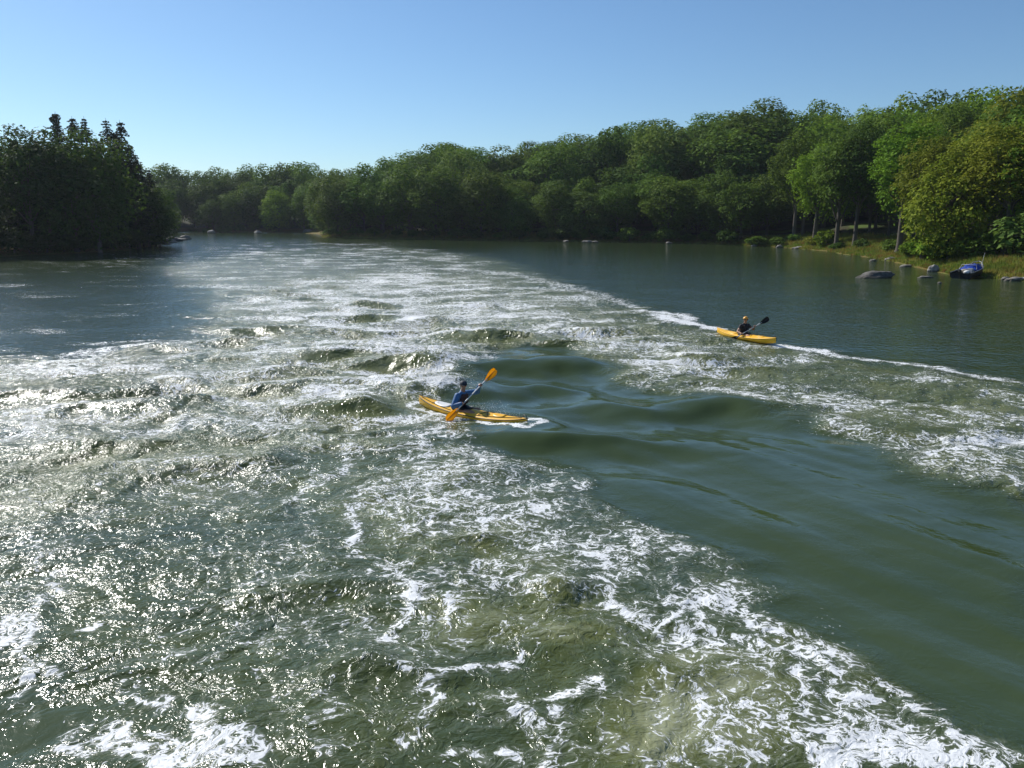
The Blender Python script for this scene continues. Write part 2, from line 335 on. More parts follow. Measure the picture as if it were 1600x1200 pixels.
# shallow ring and level edges at the banks
edge = sstep(0, 14, np.abs(sdist(x, y, RIVER)))
h *= .15 + .85 * edge
ni, nj = X.shape
idx = np.arange(ni * nj, dtype=np.int32).reshape(ni, nj)
F = np.stack([idx[:-1, :-1].ravel(), idx[:-1, 1:].ravel(), idx[1:, 1:].ravel(), idx[1:, :-1].ravel()], 1)
me = mesh_np("water", np.stack([x, y, h], 1), F)
attr(me, "foam", np.clip(foam, 0, 1)); attr(me, "aer", np.clip(aer, 0, 1)); attr(me, "turb", turb * (1 - .62 * sstep(.1, .8, gap))); attr(me, "tongue", tongue); attr(me, "coarse", np.clip(sp / .25, 0, 1))

t = NT("river water")
pos = t.n("NewGeometry").outputs["Position"]
flat = t.vm('MULTIPLY', pos, (1, 1, 0))
wv = t.noise(flat, .9, 3, .55).outputs["Color"]; wv = t.vm('SCALE', t.vm('SUBTRACT', wv, (.5, .5, .5)), 1.5)
wv2 = t.noise(flat, 4.5, 2, .5).outputs["Color"]; wv2 = t.vm('SCALE', t.vm('SUBTRACT', wv2, (.5, .5, .5)), .30)
wp = t.vm('ADD', t.vm('ADD', flat, wv), wv2)
fa, ae, tu, tg, co = (t.attr(k) for k in ("foam", "aer", "turb", "tongue", "coarse"))
def ridged(scale, det, rough):
    n = t.noise(wp, scale, det, rough).outputs[0]
    return t.math('SUBTRACT', 1, t.math('MULTIPLY', t.math('ABSOLUTE', t.math('SUBTRACT', n, .5)), 5.0, clamp=True), clamp=True)
r1 = ridged(1.9, 4, .55); r2 = ridged(5.2, 4, .6); r3 = ridged(14, 4, .6)
n3 = t.rng(t.noise(wp, 3.4, 8, .70).outputs[0], .30, .70, 0, 1, False)
n4 = t.rng(t.noise(wp, 13, 5, .65).outputs[0], .28, .72, 0, 1, False)
f = t.math('MULTIPLY', t.math('MAXIMUM', r1, t.math('MAXIMUM', t.math('MULTIPLY', r2, .93), t.math('MULTIPLY', r3, .82))), .62)
f = t.math('MULTIPLY_ADD', n3, .20, f); f = t.math('MULTIPLY_ADD', n4, .18, f)
th = t.math('SUBTRACT', .94, t.math('MULTIPLY', fa, .61))
dense = t.rng(f, th, t.math('ADD', th, .07))
dense = t.math('MULTIPLY', dense, t.rng(fa, .015, .09))
film = t.rng(f, t.math('SUBTRACT', th, .18), t.math('ADD', th, .06)); film = t.math('MULTIPLY', film, t.rng(fa, .03, .3))
# loose bubbles drifting off the foam
vo = t.n("TexVoronoi", ins={"Vector": wp, "Scale": 9.0}); bub = t.math('LESS_THAN', vo.outputs["Distance"], .16)
bub = t.math('MULTIPLY', bub, t.math('GREATER_THAN', t.noise(wp, 1.7, 2, .5).outputs[0], .53)); bub = t.math('MULTIPLY', bub, t.rng(fa, .02, .14, 0, .8))
mask = t.math('MAXIMUM', dense, bub)
deep = t.mix(t.noise(flat, .35, 3, .5).outputs[0], C(.026, .046, .024), C(.040, .056, .019))
green = C(.088, .102, .022); milk = C(.29, .30, .17)
aerc = t.rng(t.math('MULTIPLY', ae, t.math('MULTIPLY_ADD', t.noise(wp, 1.3, 2, .5).outputs[0], 1.0, .5)), 0.0, .55)
body = t.mix(aerc, deep, green)
body = t.mix(t.math('MULTIPLY', tg, .6), body, t.mix(t.noise(flat, .5, 2, .5).outputs[0], C(.034, .058, .023), C(.058, .078, .019)))
body = t.mix(t.rng(t.math('MULTIPLY', ae, t.math('MULTIPLY_ADD', t.noise(wp, 2.2, 3, .5).outputs[0], .9, .05)), .14, .62, 0, .72), body, milk)
body = t.mix(t.math('MULTIPLY', film, .26), body, C(.42, .45, .36))
# ripples finer than the mesh
def bump(h_, dist, nrm=None):
    b = t.n("Bump", ins={"Height": h_, "Strength": 1.0, "Distance": dist})
    if nrm is not None: t.set(b.inputs["Normal"], nrm)
    return b.outputs[0]
rip = t.vm('MULTIPLY', flat, (.9, 1.25, 1))
hsum = t.math('MULTIPLY', t.noise(wp, 2.0, 2, .5).outputs[0], t.math('MULTIPLY', co, t.math('MULTIPLY_ADD', tu, .22, .012)))
hsum = t.math('ADD', hsum, t.math('MULTIPLY', t.noise(rip, 3.2, 2, .5).outputs[0], t.math('MULTIPLY_ADD', t.math('MULTIPLY', co, t.math('SUBTRACT', 1, tg)), .050, .004)))
hsum = t.math('ADD', hsum, t.math('MULTIPLY', t.noise(wp, 7, 2, .5).outputs[0], t.math('MULTIPLY_ADD', tu, .056, .0022)))
hsum = t.math('ADD', hsum, t.math('MULTIPLY', t.noise(wp, 22, 2, .5).outputs[0], t.math('MULTIPLY_ADD', tu, .017, .0004)))
hsum = t.math('ADD', hsum, t.math('MULTIPLY', t.math('MULTIPLY', mask, t.math('MULTIPLY_ADD', n4, .6, .7)), .006))
nb = bump(hsum, 1.0)
wat = t.n("BsdfPrincipled", ins={"Base Color": body, "Roughness": t.math("MULTIPLY_ADD", tu, .16, .06), "IOR": 1.333, "Normal": nb, "Specular IOR Level": .5})
fcol = t.mix(n4, C(.80, .82, .81), C(.92, .93, .93))
fb = bump(t.math("ADD", t.math("MULTIPLY", n4, .006), t.math("MULTIPLY", t.noise(wp, 8, 2, .5).outputs[0], t.math("MULTIPLY_ADD", tu, .03, .01))), 1.0)
fm = t.n("BsdfPrincipled", ins={"Base Color": fcol, "Roughness": .6, "Normal": fb, "Specular IOR Level": .4, "Subsurface Weight": 0.0})
tl = t.n("BsdfTranslucent", ins={"Color": C(.88, .9, .88), "Normal": fb}); fmx = t.n("MixShader"); t.set(fmx.inputs[0], .14); t.set(fmx.inputs[1], fm.outputs[0]); t.set(fmx.inputs[2], tl.outputs[0])
ms = t.n("MixShader"); t.set(ms.inputs[0], mask); t.set(ms.inputs[1], wat.outputs[0]); t.set(ms.inputs[2], fmx.outputs[0])
WATER_MAT = t.surf(ms)
water = link("water", me, WATER_MAT); tag(water, kind="structure")
WZ = h.reshape(ni, nj)
def water_z(px_, py_):
    i = int(np.argmin(np.abs(D - py_))); j = int(np.argmin(np.abs(X[i] - px_))); return float(WZ[i, j])

# ------------------------------------------------------------------ land on both banks
RB = [tuple(p) for p in RIGHTB]; LB = [tuple(p) for p in LEFTB + COVE[:2]]; CB = [tuple(p) for p in COVE] + [RB[0]]
def hill(xx, yy):
    """how high the wooded ground behind the bank climbs, by bearing from the bridge"""
    b = azimuth_x(0) * 0 + xx / np.maximum(yy, 1.0)
    px_ = 800 + 1244 * b * .99
    hr = np.interp(px_, [480, 560, 700, 850, 1000, 1150, 1300, 1450, 1600, 1900], [3, 3, 7, 9, 12, 12, 8, 6, 5, 5])
    hl = np.interp(px_, [-400, 0, 200, 262, 300, 470], [5, 5, 3, 2, 8, 8])
    return np.where(px_ > 490, hr, hl)
def ground_z(xx, yy):
    xx = np.asarray(xx, float); yy = np.asarray(yy, float)
    s = -sdist(xx, yy, RIVER)
    right = (xx > 20) & (yy < 150)
    bank = np.where(s > 0, .06 + .9 * sstep(0, 5, s) + np.where(right, 2.7, 1.0) * sstep(2, 22, s), .06)
    z = bank + hill(xx, yy) * sstep(14, 62, s)
    z = z + .12 * gnoise(xx / 2.3, yy / 2.3, 90) * sstep(0, 3, s) + .5 * gnoise(xx / 11, yy / 11, 91) * sstep(4, 20, s)
    return np.where(s < 0, .06 + s * .3, z) + .2 * gnoise(xx / 1.7, yy / 1.7, 92) * np.exp(-(s / 1.6) ** 2)
gx = np.concatenate((np.arange(-3000, -300, 300), np.arange(-300, -140, 10), np.arange(-140, 110, 1.0), np.arange(110, 300, 10), np.arange(300, 3001, 300))).astype(float)
gy = np.concatenate((np.arange(-600, -80, 100), np.arange(-80, 40, 6), np.arange(40, 260, 1.0), np.arange(260, 360, 8), np.arange(360, 4000, 300))).astype(float)
GX, GY = np.meshgrid(gx, gy); gz = ground_z(GX.ravel(), GY.ravel()).astype(np.float32)
gz = np.maximum(gz, -3.0)
far_ = np.hypot(GX.ravel(), GY.ravel()) > 420; gz = np.where(far_, np.maximum(gz, 2), gz)
gi = np.arange(GX.size, dtype=np.int32).reshape(GX.shape)
me = mesh_np("ground", np.stack([GX.ravel(), GY.ravel(), gz], 1), np.stack([gi[:-1, :-1].ravel(), gi[:-1, 1:].ravel(), gi[1:, 1:].ravel(), gi[1:, :-1].ravel()], 1))
sd = -sdist(GX.ravel(), GY.ravel(), RIVER); attr(me, "inland", np.clip(sd, -5, 60))
t = NT("marsh and forest floor"); pos = t.n("NewGeometry").outputs["Position"]; il = t.attr("inland")
n1 = t.noise(pos, .45, 5, .6).outputs[0]; n2 = t.noise(pos, 2.6, 5, .65).outputs[0]; n3_ = t.noise(pos, .18, 3, .5).outputs[0]
marsh = t.mix(t.rng(n1, .38, .62), C(.11, .14, .02), C(.16, .12, .03)); marsh = t.mix(t.rng(n2, .45, .7), marsh, C(.15, .065, .03))
mud = t.mix(n2, C(.10, .085, .05), C(.19, .16, .10))
floor_ = t.mix(t.rng(n1, .4, .6), C(.030, .045, .012), C(.05, .042, .022)); floor_ = t.mix(t.rng(n3_, .5, .6), floor_, C(.07, .11, .02))
c = t.mix(t.rng(t.math('MULTIPLY_ADD', n1, 2.0, il), -.4, .7), mud, marsh)
c = t.mix(t.rng(t.math('MULTIPLY_ADD', n1, 6.0, il), 9, 15), c, floor_)
b = t.n("BsdfPrincipled", ins={"Base Color": c, "Roughness": .95, "Specular IOR Level": .2, "Normal": t.n("Bump", ins={"Height": n2, "Distance": .12}).outputs[0]})
ground = link("ground", me, t.surf(b)); tag(ground, kind="structure")
def gz1(a, b_): return float(ground_z(np.array([a]), np.array([b_]))[0])

# ------------------------------------------------------------------ foliage material and tree builders
def leaf_mat(name, dark, light, trans=.35, vs=.8):
    t = NT(name); g = t.n("NewGeometry"); tc = t.n("TexCoord").outputs["Object"]; oi = t.n("ObjectInfo")
    rnd = g.outputs["Random Per Island"]
    n = t.noise(tc, vs, 3, .6).outputs[0]
    c = t.mix(t.rng(n, .35, .65), C(*dark), C(*light))
    c = t.mix(t.math('MULTIPLY', rnd, .3), c, t.mix(.5, C(*light), C(light[0] * 1.5, light[1] * 1.25, light[2])))
    hs = t.n("HueSaturation", ins={"Color": c, "Value": 1.0}); t.set(hs.inputs["Value"], t.rng(oi.outputs["Random"], 0, 1, .78, 1.25, False))
    t.set(hs.inputs["Hue"], t.rng(t.math('FRACT', t.math('MULTIPLY', oi.outputs["Random"], 7.3)), 0, 1, .482, .512, False))
    c = hs.outputs[0]
    p = t.n("BsdfPrincipled", ins={"Base Color": c, "Roughness": .7, "Specular IOR Level": .07})
    tr = t.n("BsdfTranslucent"); t.set(tr.inputs[0], t.mix(.35, c, C(.12, .17, .015)))
    m = t.n("MixShader"); t.set(m.inputs[0], trans); t.set(m.inputs[1], p.outputs[0]); t.set(m.inputs[2], tr.outputs[0])
    return t.surf(m)
def bark_mat(name, a, b_):
    t = NT(name); tc = t.n("TexCoord").outputs["Object"]; st_ = t.vm('MULTIPLY', tc, (1, 1, .25))
    n = t.noise(st_, 7, 5, .65).outputs[0]
    p = t.n("BsdfPrincipled", ins={"Base Color": t.mix(n, C(*a), C(*b_)), "Roughness": .9, "Specular IOR Level": .2, "Normal": t.n("Bump", ins={"Height": n, "Distance": .05}).outputs[0]})
    return t.surf(p)
BARK = bark_mat("grey bark", (.055, .045, .035), (.16, .14, .115)); BARKD = bark_mat("dark spruce bark", (.03, .022, .016), (.09, .07, .055))
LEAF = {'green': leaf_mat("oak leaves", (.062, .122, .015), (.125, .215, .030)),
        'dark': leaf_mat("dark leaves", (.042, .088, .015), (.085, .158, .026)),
        'deep': leaf_mat("backlit shade leaves", (.020, .046, .010), (.044, .086, .018)),  # backlit shade of the left headland put into the leaf colour
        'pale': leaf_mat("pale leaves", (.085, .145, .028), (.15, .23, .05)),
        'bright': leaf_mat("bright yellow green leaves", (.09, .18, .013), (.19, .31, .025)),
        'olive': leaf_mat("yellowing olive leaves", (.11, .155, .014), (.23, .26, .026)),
        'spruce': leaf_mat("spruce needles", (.014, .028, .012), (.030, .052, .020), .12)}

def tube(pts, rads, seg=7):
    """vertices and quads of a tapered tube along a path"""
    V, Fc = [], []
    n = len(pts)
    for i, (p, r) in enumerate(zip(pts, rads)):
        p = Vector(p); d = (Vector(pts[min(i + 1, n - 1)]) - Vector(pts[max(i - 1, 0)])).normalized()
        a = d.orthogonal().normalized(); b_ = d.cross(a)
        if i and (a.dot(pa) < .2): a = (pa - d * pa.dot(d)).normalized(); b_ = d.cross(a)
        pa = a
        for k in range(seg):
            q = 2 * math.pi * k / seg; V.append(p + (a * math.cos(q) + b_ * math.sin(q)) * r)
    for i in range(n - 1):
        for k in range(seg):
            k2 = (k + 1) % seg; Fc.append((i * seg + k, i * seg + k2, (i + 1) * seg + k2, (i + 1) * seg + k))
    return V, Fc
def join_tubes(name, tubes):
    V, Fc = [], []
    for v, f_ in tubes:
        o = len(V); V += [tuple(q) for q in v]; Fc += [tuple(i + o for i in q) for q in f_]
    return mesh_np(name, np.array(V), np.array(Fc))
def leaves_at(centers, normals, size, g, jit=.42):
    """one folded leaf spray (two triangles sharing an edge as a quad) per centre"""
    n = len(centers)
    nr = normals + g.normal(0, jit, (n, 3)); nr /= np.linalg.norm(nr, axis=1)[:, None] + 1e-9
    t1 = np.cross(nr, g.normal(0, 1, (n, 3))); t1 /= np.linalg.norm(t1, axis=1)[:, None] + 1e-9
    t2 = np.cross(nr, t1); s = size * g.uniform(.6, 1.35, (n, 1))
    a = centers + t1 * s; b_ = centers + t2 * s * .55 + nr * s * .18; c = centers - t1 * s * .9; d = centers - t2 * s * .55 + nr * s * .12
    V = np.stack([a, b_, c, d], 1).reshape(-1, 3); Fc = np.arange(4 * n, dtype=np.int32).reshape(n, 4)
    return V, Fc
def broadleaf(name, H, R, base, nl, per, leaf, seed, squash=.8, flat_=.75):
    """a crown of many leafy boughs over a trunk with limbs reaching into each: (trunk mesh, crown mesh), height H, radius R, crown from base upward"""
    g = np.random.default_rng(seed); ch = H - base; cz = base + ch * .52
    lobes = []
    tries = 0
    while len(lobes) < nl and tries < 6000:
        tries += 1
        th_, cs = g.uniform(0, 2 * np.pi), g.uniform(-.95, 1.0); rr_ = g.uniform(.55, .93) if cs > -.3 else g.uniform(.4, .8)
        sn = math.sqrt(1 - cs * cs) ; egg = 1 - .25 * max(cs, 0)
        p = np.array((R * rr_ * sn * math.cos(th_) * egg, R * rr_ * sn * math.sin(th_) * egg, cz + ch * .5 * rr_ * cs))
        lr = R * g.uniform(.17, .40)
        if all(np.linalg.norm((p - q) * (1, 1, 1.2)) > .62 * (lr + w_) for q, w_ in lobes): lobes.append((p, lr))
    V, Fc, o = [], [], 0
    for p, lr in lobes:
        n = int(per * (lr / (R * .28)) ** 2)
        d = g.normal(0, 1, (n, 3)); d[:, 2] = d[:, 2] * .8 + .25; d /= np.linalg.norm(d, axis=1)[:, None]
        rad = lr * (g.uniform(.35, 1.12, (n, 1)) ** .55)
        # boughs are broken up: thin the lobe where a random direction field is low
        dd = d @ g.normal(0, 1, (3, 3)) * 2.3; keep = (np.sin(dd[:, 0]) + np.sin(dd[:, 1] + 1) + np.sin(dd[:, 2] + 2)) > -1.25
        d, rad = d[keep], rad[keep]
        cen = p + d * rad * (1.15, 1.15, squash)
        nr = d * .7 + np.array((0, 0, flat_))
        v, f_ = leaves_at(cen, nr, leaf, g); V.append(v); Fc.append(f_ + o); o += len(v)
    # stray sprays between and beyond the boughs
    n = int(per * nl * .16); d = g.normal(0, 1, (n, 3)); d /= np.linalg.norm(d, axis=1)[:, None]
    cen = d * (g.uniform(.45, 1.04, (n, 1))) * (R, R, ch * .5) * .98 + (0, 0, cz); v, f_ = leaves_at(cen, d * .5 + (0, 0, .6), leaf, g); V.append(v); Fc.append(f_ + o)
    VV = np.concatenate(V); rel = VV - (0, 0, cz); ln_ = np.linalg.norm(rel, axis=1) + 1e-6; u_ = rel / ln_[:, None]
    k1_, k2_ = g.normal(0, 1.6, (3, 3)), g.normal(0, 2.6, (3, 3)); w1 = np.sin(u_ @ k1_ + g.uniform(0, 6, 3)).sum(1); w2 = np.sin(u_ @ k2_ + g.uniform(0, 6, 3)).sum(1)
    VV = (0, 0, cz) + rel * (1 + .085 * w1 + .05 * w2)[:, None]; VV[:, 2] = np.maximum(VV[:, 2], base * .5 + .05)
    crown = mesh_np(name + "_crown", VV, np.concatenate(Fc))
    tr = []; r0 = .018 * H + .06; top = base + ch * .62
    bend = g.normal(0, .25, 2); pts = [(bend[0] * (i / 6) ** 2 * 1.5, bend[1] * (i / 6) ** 2 * 1.5, -.6 + (top + .6) * i / 6) for i in range(7)]
    tr.append(tube(pts, [r0 * (1.35 if i == 0 else 1) * (1 - .78 * i / 6) for i in range(7)], 9))
    for p, lr in lobes[::2]:
        k = g.uniform(.45, .95); s_ = Vector(pts[min(6, int(k * 6))]); e = Vector(p); m_ = s_.lerp(e, .5) + Vector((0, 0, -.06 * (e - s_).length))
        tr.append(tube([s_, s_.lerp(m_, .5), m_, e], [r0 * .34, r0 * .28, r0 * .2, r0 * .08], 5))
    return join_tubes(name + "_trunk", tr), crown
def spruce(name, H, R, seed, gap=.0):
    g = np.random.default_rng(seed); V, Fc, o = [], [], 0; tubes = [tube([(0, 0, -.5), (0, 0, H * .5), (.05, 0, H)], [.02 * H, .011 * H, .015], 7)]
    z = H * .10
    while z < H - .25:
        k = 1 - (z / H); rad = R * (k ** .72) * g.uniform(.75, 1.1) + .28
        if g.uniform() > gap * min(1, 1.6 * k) or k < .2:
            nb_ = int(4 + 3 * k)
            a0 = g.uniform(0, 6.28)
            for q in range(nb_):
                a = a0 + 6.283 * q / nb_ + g.normal(0, .15); L = rad * g.uniform(.45, 1.2)
                n = max(14, int(L * 30)); s_ = g.uniform(.08, 1, n) ** .8
                droop = -.34 * L * s_ ** 1.3 + .12 * L * s_ ** 4 + .12 * L * (1 - k)
                wd = .30 * L * (1 - s_ * .75) * g.uniform(-1, 1, n)
                cen = np.stack([np.cos(a) * s_ * L - np.sin(a) * wd, np.sin(a) * s_ * L + np.cos(a) * wd, z + droop - np.abs(wd) * .25 - g.uniform(0, .18, n)], 1)
                v, f_ = leaves_at(cen, np.tile((0, 0, .9), (n, 1)), .155 + .05 * k, g, .5); V.append(v); Fc.append(f_ + o); o += len(v)
                if L > .6: tubes.append(tube([(0, 0, z), (math.cos(a) * L * .5, math.sin(a) * L * .5, z - .12 * L), (math.cos(a) * L * .9, math.sin(a) * L * .9, z - .25 * L)], [.035, .025, .01], 4))
        z += (.16 + .28 * k) * g.uniform(.7, 1.3) * (1 + gap)
    return join_tubes(name + "_trunk", tubes), mesh_np(name + "_crown", np.concatenate(V), np.concatenate(Fc))

PROTO = {}
for i in range(6): PROTO['round', i] = broadleaf("round_tree", 14, 5.2, 1.6 + .4 * i, 58, 165, .23, 100 + i)
for i in range(3): PROTO['tall', i] = broadleaf("tall_tree", 17, 4.2, 4.2 + .5 * i, 64, 170, .19, 120 + i, .9)
for i in range(2): PROTO['full', i] = broadleaf("full_tree", 12, 4.6, .5, 56, 180, .21, 130 + i, .9)
for i in range(3): PROTO['spruce', i] = spruce("spruce_tree", 16, 3.0 + .3 * i, 140 + i, .1 + .25 * i)
for i in range(3): PROTO['shrub', i] = broadleaf("shrub", 2.6, 1.7, .1, 20, 110, .15, 150 + i)
PH = {'round': 14, 'tall': 17, 'full': 12, 'spruce': 16, 'shrub': 2.6}
for (k, i), (tr, cr) in PROTO.items():
    tr.materials.append(BARKD if k == 'spruce' else BARK); tr.polygons.foreach_set("use_smooth", np.ones(len(tr.polygons), dtype=bool))
_leafed = {}
def plant(kind, var, xx, yy, height, leaf, label, group, cat="tree", name=None, spread=1.0, sink=.1):
    if (kind, var, leaf) not in _leafed:
        m_ = PROTO[kind, var][1]
        if any(k[:2] == (kind, var) for k in _leafed): m_ = m_.copy(); m_.materials.clear()
        m_.materials.append(LEAF[leaf]); _leafed[kind, var, leaf] = m_
    s_ = height / PH[kind]
    o = empty(name or {'spruce': 'spruce_tree', 'shrub': 'shrub'}.get(kind, 'broadleaf_tree'), (xx, yy, gz1(xx, yy) - sink), (0, 0, rr.uniform(0, 6.28)))
    tag(o, label, cat, group)
    for nm, m_ in (('stem' if kind == 'shrub' else 'trunk', PROTO[kind, var][0]), ('foliage' if kind == 'shrub' else 'crown', _leafed[kind, var, leaf])):
        c_ = bpy.data.objects.new(nm, m_); COL.objects.link(c_); c_.parent = o; c_.scale = (s_ * spread, s_ * spread, s_)
    return o

SKY_PX = [-60, 0, 50, 70, 85, 100, 150, 200, 215, 225, 240, 262, 300, 400, 480, 505, 520, 545, 580, 650, 700, 740, 800, 850, 900, 960, 1000, 1100, 1200, 1245, 1300, 1400, 1500, 1560, 1600, 1700]
SKY_PY = [202, 202, 208, 222, 218, 216, 224, 258, 268, 272, 268, 268, 269, 267, 266, 272, 276, 274, 267, 247, 234, 240, 238, 229, 219, 211, 202, 191, 171, 177, 165, 154, 154, 160, 150, 146]
SKY_PY = [q + (5 if a > 1250 else 0) for a, q in zip(SKY_PX, SKY_PY)]
def skyline(px_): return float(np.interp(px_, SKY_PX, SKY_PY)) + 1.8 * math.sin(px_ / 17) * math.sin(px_ / 41 + 1) - 1
placed = []
def zone(poly, spacing, n, pick, smin, smax, hmin, hmax, reach):
    """scatter trees in a world polygon between smin and smax metres inland; a tree whose top would rise over the wood's outline is kept down to it"""
    poly = np.array(poly); lo, hi = poly.min(0), poly.max(0); k = 0; made = 0
    cand = np.stack([np.random.default_rng(n).uniform(lo[0], hi[0], 9000), np.random.default_rng(n + 1).uniform(lo[1], hi[1], 9000)], 1)
    s = -sdist(cand[:, 0], cand[:, 1], RIVER); ok = inside(cand[:, 0], cand[:, 1], poly) & (s > smin) & (s < smax)
    cand, s = cand[ok], s[ok]; order = np.argsort((s // 9))
    for i in order:
        xx, yy = cand[i]
        sp_ = spacing * (1 + .012 * s[i])
        if any((xx - a) ** 2 + (yy - b_) ** 2 < sp_ ** 2 for a, b_ in placed): continue
        z0 = gz1(xx, yy); px_, _ = toppix(xx, yy, z0 + 12)
        if px_ < -90 or px_ > 1690: continue
        lim = height_for(xx, yy, skyline(px_) + abs(rr.gauss(0, 1.6))) - z0
        hh_ = rr.uniform(hmin, hmax)
        if s[i] > reach: hh_ = max(hh_, min(lim, hmax * 1.3))
        hh_ = min(hh_, lim)
        if hh_ < hmin * .55: continue
        placed.append((xx, yy)); made += 1
        pick(xx, yy, hh_, s[i], px_)
        if made >= n: break
    return made

# hand-placed trees first: the ones that stand out in the photograph
def stand(px, py_base, dist_in, kind, var, top_py, leaf, label, group=None, spread=1.0):
    pb_ = px
    for _ in range(3):                                  # leaning of verticals towards the frame's edge: aim the top, not the foot
        b_ = pix(pb_, py_base); r_ = b_ / np.linalg.norm(b_); p = b_ + r_ * dist_in
        z0 = gz1(*p); hh_ = height_for(p[0], p[1], top_py) - z0; pb_ += px - toppix(p[0], p[1], z0 + hh_)[0]
    placed.append(tuple(p))
    return plant(kind, var, p[0], p[1], hh_, leaf, label, group, spread=spread)
# right bank, near
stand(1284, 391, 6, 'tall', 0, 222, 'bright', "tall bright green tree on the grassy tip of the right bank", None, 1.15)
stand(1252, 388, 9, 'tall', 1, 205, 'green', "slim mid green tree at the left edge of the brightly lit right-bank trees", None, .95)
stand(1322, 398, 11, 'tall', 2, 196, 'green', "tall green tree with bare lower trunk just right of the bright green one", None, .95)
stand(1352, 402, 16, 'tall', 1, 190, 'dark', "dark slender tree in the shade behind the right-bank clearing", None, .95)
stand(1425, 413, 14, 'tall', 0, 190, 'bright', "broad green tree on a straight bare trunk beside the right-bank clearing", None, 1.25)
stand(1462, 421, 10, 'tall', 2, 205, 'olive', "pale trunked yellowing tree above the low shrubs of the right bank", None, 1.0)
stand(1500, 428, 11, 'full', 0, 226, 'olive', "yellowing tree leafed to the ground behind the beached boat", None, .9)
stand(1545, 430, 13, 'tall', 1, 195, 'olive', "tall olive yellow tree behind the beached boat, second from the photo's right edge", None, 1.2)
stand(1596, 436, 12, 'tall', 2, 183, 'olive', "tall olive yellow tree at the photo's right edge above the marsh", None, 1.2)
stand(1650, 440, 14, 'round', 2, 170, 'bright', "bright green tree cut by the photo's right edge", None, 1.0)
# the point in the middle
stand(524, 371.5, 4, 'full', 1, 284, 'pale', "pale broad-crowned tree on the tip of the wooded point", None, 1.15)
stand(566, 372.5, 8, 'round', 1, 268, 'green', "green tree next to the pale one on the wooded point")
stand(718, 375, 24, 'round', 3, 231, 'pale', "high round-crowned tree standing above the middle of the wooded point")
stand(432, 363.5, 3, 'full', 0, 292, 'bright', "bright green tree at the water's edge of the far cove, middle of its front row")
stand(330, 363, 3, 'round', 0, 312, 'dark', "low arching dark tree hanging over the far cove", None, 1.1)
# left headland
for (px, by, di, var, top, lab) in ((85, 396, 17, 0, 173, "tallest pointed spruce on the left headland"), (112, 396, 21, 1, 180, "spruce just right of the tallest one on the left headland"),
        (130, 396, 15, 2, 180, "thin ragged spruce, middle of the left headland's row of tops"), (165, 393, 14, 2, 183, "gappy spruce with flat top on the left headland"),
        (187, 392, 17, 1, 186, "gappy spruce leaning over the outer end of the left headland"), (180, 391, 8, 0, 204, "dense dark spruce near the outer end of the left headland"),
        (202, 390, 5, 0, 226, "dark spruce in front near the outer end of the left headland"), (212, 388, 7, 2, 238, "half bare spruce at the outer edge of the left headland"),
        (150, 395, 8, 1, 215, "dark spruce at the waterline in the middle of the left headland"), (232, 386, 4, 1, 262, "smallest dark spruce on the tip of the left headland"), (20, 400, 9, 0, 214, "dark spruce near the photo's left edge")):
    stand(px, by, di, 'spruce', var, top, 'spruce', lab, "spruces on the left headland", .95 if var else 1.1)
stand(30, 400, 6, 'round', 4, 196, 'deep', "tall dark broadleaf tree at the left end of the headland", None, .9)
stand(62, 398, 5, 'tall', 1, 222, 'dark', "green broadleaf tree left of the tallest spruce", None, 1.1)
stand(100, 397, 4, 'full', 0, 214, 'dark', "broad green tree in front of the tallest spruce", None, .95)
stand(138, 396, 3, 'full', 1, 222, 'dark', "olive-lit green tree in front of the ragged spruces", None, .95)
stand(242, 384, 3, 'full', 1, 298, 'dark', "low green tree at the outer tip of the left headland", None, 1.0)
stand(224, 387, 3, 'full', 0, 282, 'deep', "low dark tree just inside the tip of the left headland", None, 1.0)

def pick_right(xx, yy, hh_, s, px):
    if px > 1215:
        lf = rr.choice(['bright', 'olive', 'green', 'bright'] if px > 1380 else ['green', 'bright', 'green', 'dark']) if s < 45 else rr.choice(['green', 'dark', 'bright'])
        row = "yellowing" if lf == 'olive' else ("bright green" if lf == 'bright' else ("mid green" if lf == 'green' else "dark green"))
        plant(rr.choice(['tall', 'round']) if s < 30 else 'round', rr.randrange(3), xx, yy, hh_, lf, f"{row} tree {'near the front' if s < 25 else 'at the back'} of the right sunlit wood", "trees of the sunlit wood on the right", spread=rr.uniform(.9, 1.15))
    else:
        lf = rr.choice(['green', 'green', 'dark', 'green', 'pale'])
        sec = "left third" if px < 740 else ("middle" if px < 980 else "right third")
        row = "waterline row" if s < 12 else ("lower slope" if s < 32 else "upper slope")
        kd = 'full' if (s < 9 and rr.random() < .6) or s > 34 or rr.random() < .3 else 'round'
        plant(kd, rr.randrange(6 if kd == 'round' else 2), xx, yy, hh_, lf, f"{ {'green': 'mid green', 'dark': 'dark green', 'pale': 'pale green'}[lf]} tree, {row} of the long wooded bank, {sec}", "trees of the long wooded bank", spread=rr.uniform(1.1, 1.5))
def pick_cove(xx, yy, hh_, s, px):
    lf = rr.choice(['green', 'dark', 'green']); kd = 'full' if s < 9 else 'round'
    plant(kd, rr.randrange(2), xx, yy, hh_, lf, f"{ {'green': 'mid green', 'dark': 'dark green'}[lf]} tree {'at the water of' if s < 10 else 'on the rise behind'} the far cove", "trees behind the far cove", spread=rr.uniform(.95, 1.25))
